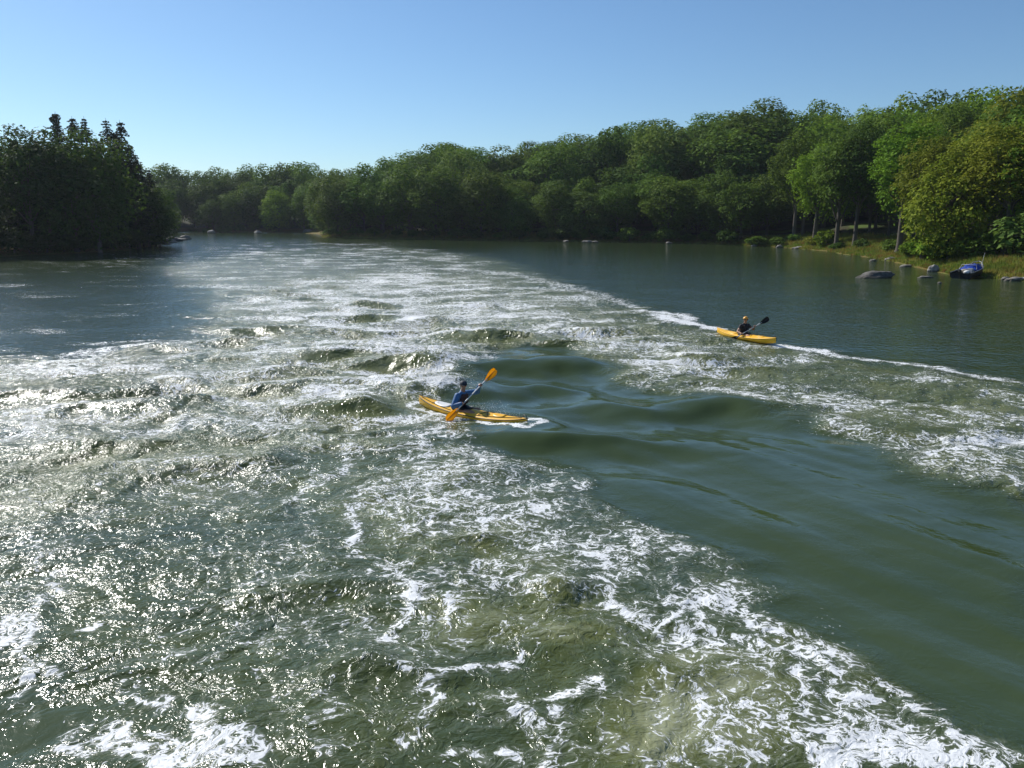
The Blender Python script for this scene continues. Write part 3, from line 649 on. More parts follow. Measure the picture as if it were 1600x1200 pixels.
def pick_left(xx, yy, hh_, s, px):
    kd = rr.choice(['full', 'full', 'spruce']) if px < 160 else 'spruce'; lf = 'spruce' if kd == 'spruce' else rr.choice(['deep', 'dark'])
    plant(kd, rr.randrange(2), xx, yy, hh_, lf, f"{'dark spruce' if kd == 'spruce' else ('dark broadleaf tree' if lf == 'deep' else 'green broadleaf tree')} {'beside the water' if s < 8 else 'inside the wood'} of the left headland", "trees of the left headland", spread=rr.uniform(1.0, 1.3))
NEAR = [(45, 60), (48, 110), (45, 140), (95, 185), (140, 120), (80, 50)]
zone([(40, 60), (44, 118), (40, 150), (95, 190), (150, 120), (80, 45)], 5.2, 70, pick_right, 9, 70, 10, 15.5, 22)
zone([(-52, 195), (-20, 180), (16, 165), (48, 135), (110, 200), (60, 270), (-50, 290)], 5.9, 165, pick_right, 2.5, 80, 9, 15.5, 26)
zone([(-150, 230), (-40, 200), (-40, 330), (-170, 330)], 6.0, 62, pick_cove, 1.5, 60, 10, 15, 14)
zone([(-130, 85), (-60, 85), (-70, 200), (-100, 235), (-150, 200)], 5.0, 34, pick_left, 2, 30, 9, 15, 40)

# ------------------------------------------------------------------ shrubs along the banks
def shrub(px, py, di, size, leaf, label, group="shrubs along the right bank", spread=1.2):
    if group == "shrubs along the right bank": di += 2.5
    b_ = pix(px, py); p = b_ + b_ / np.linalg.norm(b_) * di
    plant('shrub', rr.randrange(3), p[0], p[1], size, leaf, label, group, cat="shrub", spread=spread)
for q in ((1290, 392, 2.5, 2.6, 'bright', "upright yellow green bush on the grassy tip of the right bank"), (1268, 391, 4, 1.6, 'olive', "low yellowish bush on the tip of the right bank"),
          (1310, 396, 4, 1.4, 'green', "low green bush at the small inlet of the right bank"), (1420, 413, 3.5, 1.8, 'bright', "bright green bush left of the clump under the pale trunk"),
          (1440, 417, 4.5, 2.6, 'bright', "bright green bush under the pale trunked tree"), (1462, 421, 4.6, 3.0, 'bright', "tallest bright bush in the right-bank clump"),
          (1478, 425, 5.5, 2.4, 'green', "dark green bush just right of the tallest bright bush"), (1500, 428, 8, 2.6, 'olive', "yellowish bush on the slope behind the beached boat"),
          (1530, 432, 8, 2.8, 'green', "green bush behind the beached boat's blue cover"), (1556, 434, 9, 2.4, 'olive', "russet tinged bush right of the beached boat"),
          (1390, 407, 6, 1.8, 'green', "shaded bush in front of the right-bank clearing"), (1345, 400, 6, 1.6, 'dark', "small dark bush left of the right-bank clearing"),
          (1240, 388, 4, 1.4, 'green', "low green bush left of the grassy tip")):
    shrub(*q)
shrub(1606, 437, 6.5, 4.6, 'pale', "large grey green bush overhanging the marsh at the photo's right edge", spread=1.1)
for i in range(22):
    px_ = 515 + i * 33 + rr.uniform(-8, 8); by = float(np.interp(px_, [506, 700, 900, 1100, 1240], [371, 374.5, 377.5, 381, 388]))
    shrub(px_, by, rr.uniform(1.6, 3), rr.uniform(1.6, 3), rr.choice(['dark', 'green', 'dark']), "low dark bush at the shaded foot of the long wooded bank", "bushes at the foot of the long wooded bank", 1.35)
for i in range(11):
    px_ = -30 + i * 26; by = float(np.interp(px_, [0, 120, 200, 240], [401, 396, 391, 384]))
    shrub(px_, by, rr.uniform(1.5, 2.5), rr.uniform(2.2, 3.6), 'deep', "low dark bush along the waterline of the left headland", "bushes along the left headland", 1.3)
for i in range(9):
    px_ = 275 + i * 25; by = 363
    shrub(px_, by, rr.uniform(1.5, 2.5), rr.uniform(2, 3.2), rr.choice(['dark', 'green']), "low bush at the water's edge of the far cove", "bushes at the far cove", 1.3)

# ------------------------------------------------------------------ marsh grass
def grass(name, label, region, n, hmin, hmax, seed, cols):
    g = np.random.default_rng(seed); region = np.array(region); lo, hi = region.min(0), region.max(0)
    c_ = g.uniform(lo, hi, (n * 12, 2)); s = -sdist(c_[:, 0], c_[:, 1], RIVER)
    dens = .35 + .65 * sstep(-.15, .25, gnoise(c_[:, 0] / 2.2, c_[:, 1] / 2.2, seed))
    ok = inside(c_[:, 0], c_[:, 1], region) & (s > -.1) & (s < 11) & (g.uniform(0, 1, len(s)) < dens * (1 - s / 16)); c_ = c_[ok][:n]; s = s[ok][:n]
    n = len(c_); z = ground_z(c_[:, 0], c_[:, 1]) - .03; hh_ = g.uniform(hmin, hmax, n) * (.5 + .5 * sstep(0, 3, s))
    a = g.uniform(0, 6.28, n); w_ = g.uniform(.03, .075, n); l = g.normal(0, .22, (n, 2)) * hh_[:, None]
    b0 = np.stack([c_[:, 0] - np.cos(a) * w_, c_[:, 1] - np.sin(a) * w_, z], 1); b1 = np.stack([c_[:, 0] + np.cos(a) * w_, c_[:, 1] + np.sin(a) * w_, z], 1)
    tp = np.stack([c_[:, 0] + l[:, 0], c_[:, 1] + l[:, 1], z + hh_], 1)
    m_ = mesh_np(name, np.stack([b0, b1, tp], 1).reshape(-1, 3), np.arange(3 * n, dtype=np.int32).reshape(n, 3))
    t = NT(name + " blades"); pos = t.n("NewGeometry"); p_ = pos.outputs["Position"]
    c = t.mix(t.rng(t.noise(p_, .35, 3, .6).outputs[0], .4, .6), C(*cols[0]), C(*cols[1])); c = t.mix(t.rng(t.noise(p_, .8, 4, .6).outputs[0], .5, .66), c, C(*cols[2]))
    c = t.mix(t.math('MULTIPLY', pos.outputs["Random Per Island"], .35), c, C(.22, .19, .06))
    p = t.n("BsdfPrincipled", ins={"Base Color": c, "Roughness": .7, "Specular IOR Level": .2}); tr = t.n("BsdfTranslucent"); t.set(tr.inputs[0], c)
    mx = t.n("MixShader"); t.set(mx.inputs[0], .4); t.set(mx.inputs[1], p.outputs[0]); t.set(mx.inputs[2], tr.outputs[0])
    tag(link(name, m_, t.surf(mx), None, False), label, "grass", kind="stuff")
grass("marsh_grass", "yellow green and russet marsh grass fringing the right bank", [(34, 58), (40, 80), (40, 120), (36, 150), (60, 160), (75, 110), (75, 50)], 70000, .25, .75, 200, ((.13, .22, .02), (.25, .25, .04), (.23, .11, .03)))
grass("shore_grass", "thin strip of yellow green grass along the foot of the far wooded bank", [(-52, 190), (40, 138), (46, 150), (-10, 200), (-52, 215)], 22000, .25, .7, 201, ((.14, .19, .02), (.22, .20, .035), (.15, .12, .03)))
grass("headland_grass", "tufts of grass at the waterline of the left headland", [(-90, 95), (-60, 95), (-70, 185), (-90, 185)], 5000, .25, .7, 202, ((.06, .08, .015), (.10, .10, .02), (.07, .07, .02)))

# ------------------------------------------------------------------ rocks
ROCKM = []
for i, (a, b_) in enumerate((((.12, .105, .085), (.26, .24, .20)), ((.18, .17, .15), (.34, .32, .28)), ((.05, .045, .04), (.13, .12, .10)))):
    t = NT("rock"); tc = t.n("NewGeometry").outputs["Position"]; n = t.noise(tc, 3.5, 7, .65).outputs[0]
    wet = t.n("SeparateXYZ", ins={0: tc}).outputs[2]
    c = t.mix(t.rng(n, .3, .7), C(*a), C(*b_)); c = t.mix(t.rng(t.math('MULTIPLY_ADD', n, .15, wet), .14, .32, .75, 0), c, C(.035, .032, .022))
    ROCKM.append(t.surf(t.n("BsdfPrincipled", ins={"Base Color": c, "Roughness": .8, "Normal": t.n("Bump", ins={"Height": n, "Distance": .06}).outputs[0]})))
def rock(px, py, L, Wd, H, mat, label, rot=0.0, seed=0, zoff=None, group=None, skew=0.0):
    bm = bmesh.new(); bmesh.ops.create_icosphere(bm, subdivisions=4, radius=1.0)
    for v in bm.verts:
        q = v.co * 1.15 + Vector((seed * 3.7, seed, 0)); d = 1 + .30 * mnoise.noise(q) + .13 * mnoise.noise(q * 2.6) + .05 * mnoise.noise(q * 6)
        c_ = v.co * d
        c_.z = c_.z * .85 if c_.z > 0 else c_.z
        v.co = Vector((c_.x * L / 2, c_.y * Wd / 2, (c_.z + skew * c_.x) * H))
    m_ = bm_mesh("rock", bm); p = pix(px, py, zoff or 0)
    zg = gz1(*p) if zoff is None or zoff > .3 else zoff
    o = link("rock", m_, ROCKM[mat]); o.location = (p[0], p[1], zg); o.rotation_euler = (0, 0, rot); tag(o, label, "rock", group)
rock(1364, 434, 3.5, 1.6, .62, 2, "long low dark boulder lying in the water off the right bank", .05, 1, .0, None, .45)
rock(1458, 423, 1.15, .9, .70, 1, "round pale-topped boulder at the waterline left of the beached boat", .2, 2, .1)
rock(1446, 434, 1.3, .7, .20, 1, "flat pale rock awash just below the round boulder", .0, 3, .0)
rock(1415, 417, 1.3, .9, .30, 1, "pale low rock in the water left of the round boulder", .1, 4, .0)
rock(1392, 407, 1.6, 1.1, .5, 0, "mottled grey rock at the marsh edge above the pale low rock", .3, 5, .0)
rock(1364, 408, .9, .6, .24, 1, "small pale rock awash left of the mottled grey one", .0, 6, .0)
rock(1358, 401, 1.2, .7, .22, 1, "small flat rock awash close under the grassy bank", .0, 7, .0)
rock(1384, 395, 1.3, .9, .5, 0, "brownish rock among the grass, leftmost of the row on the right bank", .2, 8, .35)
rock(1407, 397, 1.7, 1.0, .42, 1, "broad pale rock in the row among the right-bank grass", .1, 9, .5)
rock(1424, 398, 1.1, .8, .42, 1, "pale rock right of the broad one in the right-bank grass", .1, 10, .6)
rock(1441, 397, 1.2, .8, .5, 1, "pale rock at the right end of the row in the grass", .4, 11, .6)
rock(1322, 391, 1.9, 1.3, .62, 1, "pale rock at the mouth of the small inlet on the right bank", .0, 12, .0)
rock(1247, 388.5, 2.0, 1.1, .42, 1, "pale flat rocks at the left foot of the grassy tip", .0, 13, .0)
rock(1218, 387, 1.3, .9, .55, 1, "pale pointed rock standing off the grassy tip", .0, 14, .0)
rock(1178, 385, 1.0, .8, .4, 1, "small pale rock at the shaded waterline left of the grassy tip", .0, 15, .0)
rock(1587, 438, 1.7, .9, .34, 0, "grey slab at the waterline right of the beached boat", .1, 16, .05)
rock(1572, 436.5, .8, .5, .25, 0, "small grey stone between the beached boat and the grey slab", .1, 17, .05)
rock(1606, 438, 1.4, .9, .38, 1, "pale rock at the waterline cut by the photo's right edge", .1, 18, .05)
rock(1598, 412, .9, .7, .5, 1, "pale stone in the grass at the photo's right edge", .1, 19, .9)
rock(1468, 443, .35, .28, .16, 1, "tiny rock tip poking from the water below the round boulder", 0, 20, .0)
for i, px_ in enumerate((884, 918, 930, 1045)):
    by = float(np.interp(px_, [506, 700, 900, 1100, 1240], [371, 374.6, 377.7, 381.2, 388]))
    rock(px_, by, rr.uniform(.9, 2.2), rr.uniform(.7, 1.2), rr.uniform(.25, .45), 0, "small pale rock at the waterline under the long wooded bank", rr.uniform(-.4, .4), 30 + i, .1, "rocks at the foot of the long wooded bank")
for i, (px_, py_, L) in enumerate(((262, 379, 4), (272, 377, 3.4), (282, 375.5, 3.2), (268, 374.5, 3.4), (290, 374, 2.4), (256, 382, 3))):
    rock(px_, py_, L, L * .6, rr.uniform(.6, 1.1), 2 if i % 2 else 0, "brown boulder in the pile off the tip of the left headland", rr.uniform(-.3, .3), 60 + i, .0, "boulders off the left headland")
for i, px_ in enumerate((331, 403, 478, 484)):
    rock(px_, 363.6, rr.uniform(1.6, 3), 1.4, rr.uniform(.7, 1.2), rr.choice([0, 1]), "rock on the shore of the far cove", 0, 70 + i, .1, "rocks along the far cove")

# neighbours that look alike are told apart by their order along the bank
ORD = "first second third fourth fifth sixth seventh eighth ninth tenth eleventh twelfth thirteenth fourteenth fifteenth sixteenth seventeenth eighteenth nineteenth twentieth".split()
ORD += ["twenty-" + w_ for w_ in ORD[:9]] + ["thirtieth"] + ["thirty-" + w_ for w_ in ORD[:9]]
same = {}
for o in COL.objects:
    if o.parent is None and o.get("group") and o.get("label"): same.setdefault(o["label"], []).append(o)
for lab, obs in same.items():
    if len(obs) > 1:
        obs.sort(key=lambda o: toppix(*o.location)[0])
        for i, o in enumerate(obs): o["label"] = f"{lab}, {ORD[i]} from left"

# ------------------------------------------------------------------ kayaks, paddlers, beached boat
def plastic(name, col, rough=.35, var=.08, spec=.5): return simple(name, col, rough, var, 6, spec=spec)
YEL = plastic("yellow hull plastic", (.86, .46, .015)); YEL2 = plastic("orange yellow plastic", (.86, .47, .02)); WHT = plastic("white hull", (.75, .74, .70)); BLK = plastic("black rubber", (.015, .015, .017), .5)
CORD = plastic("dark deck cord", (.02, .02, .022), .8); SHAFT = plastic("pale paddle shaft", (.72, .74, .74), .3); BLADEY = plastic("translucent yellow blade", (.90, .52, .01), .3)
BLADER = plastic("orange red blade spine", (.55, .12, .01), .4); BLADEK = plastic("black blade", (.02, .014, .014), .35); SKIN = simple("tanned skin", (.42, .22, .14), .5, .08, 12)
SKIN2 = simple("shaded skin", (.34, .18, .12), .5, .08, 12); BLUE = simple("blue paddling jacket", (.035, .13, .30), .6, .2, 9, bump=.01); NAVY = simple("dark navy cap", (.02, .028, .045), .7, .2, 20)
MAROON = simple("dark maroon life vest", (.05, .018, .02), .7, .25, 14, bump=.01); BLACKV = simple("black vest", (.018, .018, .022), .75, .25, 14, bump=.01); HELM = plastic("yellow orange helmet", (.75, .36, .04), .35)
HAIR = simple("dark hair", (.03, .02, .014), .7); EYE = plastic("dark eye", (.01, .01, .01), .2); LIP = simple("lip", (.30, .11, .09), .5)

def kayak(name, key, label, cat, L, beam, hull_m, deck_m, seam_m, hatch_m, rise=.16, lines=True, cu=-.03, rh=(-.52, -.23)):
    s, b = KAYAKS[key]; d = b - s; L = d.length; mid = (s + b) / 2; yaw = math.atan2(d.y, d.x); pitch = math.atan2(d.z, math.hypot(d.x, d.y))
    root = empty(name, mid, (0, -pitch, yaw)); tag(root, label, cat)
    half_b = lambda u_: beam / 2 * max(0.0, 1 - abs(u_) ** 2.3) ** .80 + .012
    sheer = lambda u_: .19 + rise * abs(u_) ** 2.6                        # height of the seam
    keel = lambda u_: .0 + (.26 if u_ > 0 else .22) * max(0, abs(u_) - .62) ** 1.5 * 2.4
    ridge_ = lambda u_: sheer(u_) + (.105 if u_ > 0 else .07) * (1 - abs(u_) ** 2) + .015
    NS, NC = 56, 10
    def loft(prof, nm, m_, skip=None, close=False):
        bm = bmesh.new(); rows = []
        for i in range(NS + 1):
            u_ = -1 + 2 * i / NS; rows.append([bm.verts.new(p) for p in prof(u_)])
        for i in range(NS):
            for k in range(len(rows[0]) - 1):
                if skip and skip(-1 + 2 * (i + .5) / NS, k): continue
                bm.faces.new((rows[i][k], rows[i + 1][k], rows[i + 1][k + 1], rows[i][k + 1]))
        bmesh.ops.recalc_face_normals(bm, faces=bm.faces)
        return link(nm, bm_mesh(nm, bm), m_, root)
    def hullp(u_):
        hb, z0, z1 = half_b(u_), keel(u_), sheer(u_); out = []
        for k in range(NC * 2 + 1):
            a = math.pi * k / (NC * 2); yy = math.cos(a) * hb; zz = z1 - (z1 - z0) * math.sin(a) ** .62
            out.append((u_ * L / 2, yy * (1 if k not in (0, NC * 2) else 1), zz))
        return out
    cl = .17                                                  # cockpit centre and half length as fractions
    def deckp(u_):
        hb, z1, zr = half_b(u_), sheer(u_) + .004, ridge_(u_); out = []
        inn = 1 - ((u_ - cu) / cl) ** 2
        hole = .23 * math.sqrt(inn) if inn > 0 else 0.0
        for k in range(NC * 2 + 1):
            v_ = -1 + 2 * k / (NC * 2); yy = v_ * hb
            if hole > 0: yy = math.copysign(hole + (hb - hole) * abs(v_), v_) if v_ else 0.0
            out.append((u_ * L / 2, yy, z1 + (zr - z1) * (1 - (abs(yy) / hb) ** 1.5)))
        return out
    loft(hullp, "hull", hull_m)
    deck = loft(deckp, "deck", deck_m, lambda u_, k: abs(u_ - cu) < cl * .995 and k in (NC - 1, NC))
    V, Fc = [], []
    rim = [Vector(((cu + cl * math.cos(a)) * L / 2, .235 * math.sin(a), ridge_(cu + cl * math.cos(a)) + .018)) for a in [2 * math.pi * i / 28 for i in range(29)]]
    link("cockpit_rim", join_tubes("cockpit_rim", [tube(rim, [.016] * 29, 6)]), BLK, root)
    bm = bmesh.new(); ring = [bm.verts.new((p.x, p.y * .98, p.z - .012)) for p in rim[:-1]]; hub_ = bm.verts.new((cu * L / 2, 0, ridge_(cu) + .10))
    mid_ = [bm.verts.new((cu * L / 2 + (p.x - cu * L / 2) * .45, p.y * .5, p.z + .05)) for p in rim[:-1]]
    for i in range(28):
        j = (i + 1) % 28; bm.faces.new((ring[i], ring[j], mid_[j], mid_[i])); bm.faces.new((mid_[i], mid_[j], hub_))
    link("spray_skirt", bm_mesh("spray_skirt", bm), BLK, root)
    for sd_ in (-1, 1):
        path = [((-1 + 2 * i / 40) * L / 2, sd_ * (half_b(-1 + 2 * i / 40) + .004), sheer(-1 + 2 * i / 40)) for i in range(41)]
        link("seam_strip", join_tubes("seam_strip", [tube(path, [.013] * 41, 5)]), seam_m, root)
    def pad(nm, u0, u1, wfrac, m_, lift=.012):
        bm = bmesh.new(); rows = []
        for i in range(9):
            u_ = u0 + (u1 - u0) * i / 8; hb = half_b(u_) * wfrac * (math.sin(math.pi * (i + .8) / 9.6) ** .35); row = []
            for k in range(9):
                yy = (-1 + 2 * k / 8) * hb; z1, zr = sheer(u_), ridge_(u_); row.append(bm.verts.new((u_ * L / 2, yy, z1 + (zr - z1) * (1 - (abs(yy) / half_b(u_)) ** 1.5) + lift)))
            rows.append(row)
        for i in range(8):
            for k in range(8): bm.faces.new((rows[i][k], rows[i + 1][k], rows[i + 1][k + 1], rows[i][k + 1]))
        r = bmesh.ops.extrude_face_region(bm, geom=list(bm.faces)); bmesh.ops.translate(bm, vec=(0, 0, -lift * 1.4), verts=[e for e in r['geom'] if isinstance(e, bmesh.types.BMVert)])
        bmesh.ops.recalc_face_normals(bm, faces=bm.faces)
        return link(nm, bm_mesh(nm, bm), m_, root)
    pad("rear_hatch", rh[0], rh[1], .72, hatch_m, .02)
    pad("front_hatch", .45, .64, .62, deck_m, .02)
    def cord(u0, v0, u1, v1, nm="deck_line", r=.008):
        pts = []
        for i in range(7):
            u_ = u0 + (u1 - u0) * i / 6; v_ = v0 + (v1 - v0) * i / 6; hb = half_b(u_); yy = v_ * hb
            pts.append((u_ * L / 2, yy, sheer(u_) + (ridge_(u_) - sheer(u_)) * (1 - abs(v_) ** 1.5) + .014))
        link(nm, join_tubes(nm, [tube(pts, [r] * 7, 5)]), CORD, root)
    if lines:
        for sg in (-1, 1):
            cord(-.92, sg * .5, -.25, sg * .82); cord(.2, sg * .8, .92, sg * .45)
            cord(.24, sg * .7, .40, -sg * .7, "bungee_cord"); cord(-.66, sg * .75, -.54, -sg * .75, "bungee_cord")
    else:
        for sg in (-1, 1): cord(.20, sg * .6, .30, -sg * .6, "bungee_cord")
        cord(.52, -.55, .56, .55, "hatch_strap", .014)
    for sg in (-1, 1):
        e = sg * .985; pts = [(e * L / 2, 0, ridge_(e) + .0), (e * L / 2 + .0 * sg, 0, ridge_(e) + .05), (e * L / 2 - .11 * sg, 0, ridge_(e) + .05), (e * L / 2 - .11 * sg, 0, ridge_(e) + .0)]
        link("grab_handle", join_tubes("grab_handle", [tube(pts, [.012] * 4, 5)]), BLK, root)
    return root, ridge_(cu)

def cone_mesh(segs, voxel, smooth=2):
    """one continuous skin round a set of tapered limbs (p0, r0, p1, r1[, flatten])"""
    bm = bmesh.new()
    for sg in segs:
        p0, r0, p1, r1 = Vector(sg[0]), sg[1], Vector(sg[2]), sg[3]; fl_ = sg[4] if len(sg) > 4 else (1, 1)
        d = p1 - p0; Ln = max(d.length, 1e-4); d = d / Ln; a = Vector((1, 0, 0)) if abs(d.x) < .8 else Vector((0, 1, 0)); a = (a - d * a.dot(d)).normalized(); b_ = d.cross(a); rings = []
        for k in range(-4, 13):
            if k <= 0: q = (k / 4) * math.pi / 2; c_ = p0 + d * r0 * math.sin(q); r = r0 * math.cos(q)
            elif k >= 8: q = ((k - 8) / 4) * math.pi / 2; c_ = p1 + d * r1 * math.sin(q); r = r1 * math.cos(q)
            else: c_ = p0.lerp(p1, k / 8); r = r0 + (r1 - r0) * k / 8
            r = max(r, 1e-4); rings.append([bm.verts.new(c_ + a * math.cos(2 * math.pi * j / 14) * r * fl_[0] + b_ * math.sin(2 * math.pi * j / 14) * r * fl_[1]) for j in range(14)])
        for i in range(16):
            for j in range(14): bm.faces.new((rings[i][j], rings[i][(j + 1) % 14], rings[i + 1][(j + 1) % 14], rings[i + 1][j]))
        bm.faces.new(rings[0][::-1]); bm.faces.new(rings[-1])
    bmesh.ops.recalc_face_normals(bm, faces=bm.faces)
    m_ = bm_mesh("limbs", bm); o = bpy.data.objects.new("limbs", m_); COL.objects.link(o)
    md = o.modifiers.new("r", 'REMESH'); md.mode = 'VOXEL'; md.voxel_size = voxel
    sm = o.modifiers.new("s", 'SMOOTH'); sm.iterations = smooth; sm.factor = .5
    dg = bpy.context.evaluated_depsgraph_get(); out = bpy.data.meshes.new_from_object(o.evaluated_get(dg)); bpy.data.objects.remove(o); bpy.data.meshes.remove(m_)
    out.materials.clear(); return out
def elbow(sh, ha, up, fo, hint):
    sh, ha, hint = Vector(sh), Vector(ha), Vector(hint); d = ha - sh; L = min(d.length, (up + fo) * .995); dn = d.normalized()
    a = (up * up - fo * fo + L * L) / (2 * L); hgt = math.sqrt(max(up * up - a * a, 0)); pr = (hint - dn * hint.dot(dn)).normalized()
    return sh + dn * a + pr * hgt
def hand(c_, axis, knuck, side):
    """palm and five fingers closed round a shaft running along axis through c_; knuck points from the shaft to the back of the hand"""
    ax = Vector(axis).normalized(); kn = Vector(knuck).normalized(); kn = (kn - ax * kn.dot(ax)).normalized(); dr = ax.cross(kn) * side; c_ = Vector(c_); out = []
    palm = c_ + kn * .030
    out.append((palm - ax * .030 - dr * .020, .017, palm + ax * .030 - dr * .020, .017)); out.append((palm - ax * .028 + dr * .012, .015, palm + ax * .028 + dr * .012, .016))
    for i, ln in enumerate((.85, 1.0, .95, .78)):
        o_ = ax * (.032 - .021 * i); k1 = c_ + o_ + kn * .026 + dr * .022; k2 = c_ + o_ + dr * .036 * ln - kn * .002; k3 = c_ + o_ + dr * .018 - kn * .028 * ln
        out.append((k1, .0095, k2, .009)); out.append((k2, .009, k3, .0078))
    t0 = palm + ax * .036 - dr * .018; t1 = c_ + ax * .052 - dr * .022 + kn * .002; t2 = c_ + ax * .046 - dr * .004 - kn * .024
    out.append((t0, .012, t1, .0105)); out.append((t1, .0105, t2, .009))
    return out, palm - dr * .035
def paddler(label, key, seat_z, look, hands, shaft_axis, lean, skin, torso_m, sleeve_m, vest_m, cap_m, cap_kind, bare_arms, back=.15):
    s, b = KAYAKS[key]; d = b - s; mid = (s + b) / 2; yaw = math.atan2(d.y, d.x); pitch = math.atan2(d.z, math.hypot(d.x, d.y))
    rot = Matrix.Rotation(yaw, 4, 'Z') @ Matrix.Rotation(-pitch, 4, 'Y'); base = mid + (rot @ Vector((-back, 0, seat_z)))
    root = empty("person", base, (0, -pitch * .5, yaw)); root.scale = (1.1,) * 3; tag(root, label, "person")
    hip = Vector((0, 0, .06)); lean = Vector(lean); chest = Vector((.04, 0, .40)) + lean * .7; neck = Vector((.05, 0, .57)) + lean; head = neck + Vector((.035, 0, .155)) + lean * .15
    tw = Matrix.Rotation(lean.y * .5 + .12, 4, 'Z')
    shs = {sd_: neck + (tw @ Vector((-.01, sd_ * .185, -.075))) for sd_ in (-1, 1)}
    ax = Vector(shaft_axis).normalized(); body, sleeves = [], []
    body += [(hip, .145, chest, .135, (.75, 1.15)), (chest, .135, neck - Vector((0, 0, .07)), .10, (.8, 1.45)), (neck - Vector((0, 0, .06)), .062, head - Vector((0, 0, .06)), .054)]
    for sd_ in (-1, 1):
        body.append((chest + Vector((0, sd_ * .10, .06)), .08, shs[sd_], .062))
        hc = Vector(hands[sd_]); kn = (shs[sd_] - hc).normalized() * .4 + Vector((.0, 0, .8)); hs, wrist = hand(hc, ax, kn, sd_ * (1 if ax.y > 0 else -1)); body += hs
        el = elbow(shs[sd_], wrist, .29, .255, (-.25, sd_ * .6, -.75))
        body += [(shs[sd_], .056, el, .041), (el, .042, wrist, .027), (wrist, .027, hc + (wrist - hc) * .3, .022)]
        sleeves.append((shs[sd_], el, wrist))
        hipj = Vector((.05, sd_ * .10, .05)); knee = Vector((.52, sd_ * .15, .13)); foot = Vector((.95, sd_ * .09, .0))
        body += [(hipj, .085, knee, .058), (knee, .055, foot, .038), (foot, .036, foot + Vector((.06, 0, .13)), .03)]
    # head: skull, jaw, nose, ears, brow
    ly = Vector(look).normalized(); sid = Vector((0, 0, 1)).cross(ly).normalized(); upv = ly.cross(sid)
    hp = lambda f_, s_, u_: head + ly * f_ + sid * s_ + upv * u_
    body += [(hp(-.02, 0, .045), .082, hp(.018, 0, .03), .075), (hp(.02, 0, .0), .066, hp(.035, 0, -.062), .042), (hp(.072, 0, .01), .010, hp(.098, 0, -.016), .013), (hp(.060, -.03, .034), .014, hp(.060, .03, .034), .014)]
    for sd_ in (-1, 1): body.append((hp(-.005, sd_ * .076, .018), .014, hp(-.01, sd_ * .080, -.016), .010, (.6, 1)))
    link("body", cone_mesh(body, .0075, 3), skin, root)
    for sd_ in (-1, 1):
        link("eye", cone_mesh([(hp(.074, sd_ * .031, .014), .0115, hp(.075, sd_ * .031, .014), .0115)], .004, 0), EYE, root)
    link("mouth", cone_mesh([(hp(.070, -.018, -.044), .007, hp(.070, .018, -.044), .007)], .003, 1), LIP, root)
    # clothes
    j = [(hip, .162, chest, .150, (.75, 1.15)), (chest, .150, neck - Vector((0, 0, .07)), .112, (.8, 1.45)), (neck - Vector((0, 0, .075)), .078, neck - Vector((0, 0, .01)), .068)]
    for sd_, (sh, el, wr) in zip((-1, 1), sleeves):
        j.append((chest + Vector((0, sd_ * .10, .06)), .09, sh, .078))
        if bare_arms: j.append((sh, .078, sh.lerp(el, .33), .066))
        else: j += [(sh, .082, el, .070), (el, .070, el.lerp(wr, .86), .048)]
    link("shirt" if bare_arms else "jacket", cone_mesh(j, .009, 3), torso_m, root)
    v_ = [(hip + Vector((0, 0, .10)), .172, chest, .168, (.82, 1.1)), (chest, .168, neck - Vector((0, 0, .12)), .118, (.95, 1.25)), (chest + Vector((.10, -.07, -.08)), .06, chest + Vector((.10, -.07, .08)), .055), (chest + Vector((.10, .07, -.08)), .06, chest + Vector((.10, .07, .08)), .055)]
    for sd_ in (-1, 1): v_.append((neck + Vector((.07, sd_ * .085, -.13)), .035, neck + Vector((-.03, sd_ * .095, -.025)), .032)); v_.append((neck + Vector((-.03, sd_ * .095, -.025)), .032, neck + Vector((-.09, sd_ * .085, -.14)), .035))
    vest = link("life_vest", cone_mesh(v_, .009, 2), vest_m, root)
    belt = link("strap", cone_mesh([(chest + Vector((.165, -.10, -.05)), .012, chest + Vector((.165, .10, -.05)), .012)], .006, 0), BLK, vest)
    # headgear over a rim of hair
    bmh = [(hp(-.028, 0, .035), .089, hp(-.012, 0, .04), .086), (hp(-.05, 0, -.005), .060, hp(-.05, 0, -.03), .052)]
    link("hair", cone_mesh(bmh, .008, 2), HAIR, root)
    bm = bmesh.new(); bmesh.ops.create_uvsphere(bm, u_segments=28, v_segments=18, radius=1)
    bmesh.ops.delete(bm, geom=[v for v in bm.verts if v.co.z < -.08 - .30 * min(0, v.co.x) * -1 - (0 if v.co.x > 0 else .25)], context='VERTS')
    k = 1.0 if cap_kind == 'helmet' else .93
    M_ = Matrix((ly, sid, upv)).transposed()
    for v in bm.verts: v.co = hp(-.006, 0, .050) + M_ @ Vector((v.co.x * .116 * k, v.co.y * .104 * k, v.co.z * .098 * k))
    bmesh.ops.solidify(bm, geom=list(bm.faces), thickness=.008)
    cap = link("helmet" if cap_kind == 'helmet' else "cap", bm_mesh("cap", bm), cap_m, root)
    bm = bmesh.new(); n_ = 12; top = []; 
    for i in range(n_ + 1):
        a = math.radians(-62 + 124 * i / n_)
        top.append((bm.verts.new(hp(-.006 + .108 * k * math.cos(a), .100 * k * math.sin(a), .052)), bm.verts.new(hp(-.006 + (.112 + .055 * math.cos(a * 1.4)) * math.cos(a), .106 * k * math.sin(a), .040))))
    for i in range(n_): bm.faces.new((top[i][0], top[i + 1][0], top[i + 1][1], top[i][1]))
    bmesh.ops.solidify(bm, geom=list(bm.faces), thickness=.006); link("brim", bm_mesh("brim", bm), cap_m if cap_kind != 'helmet' else BLK, cap)
    return root, rot, base
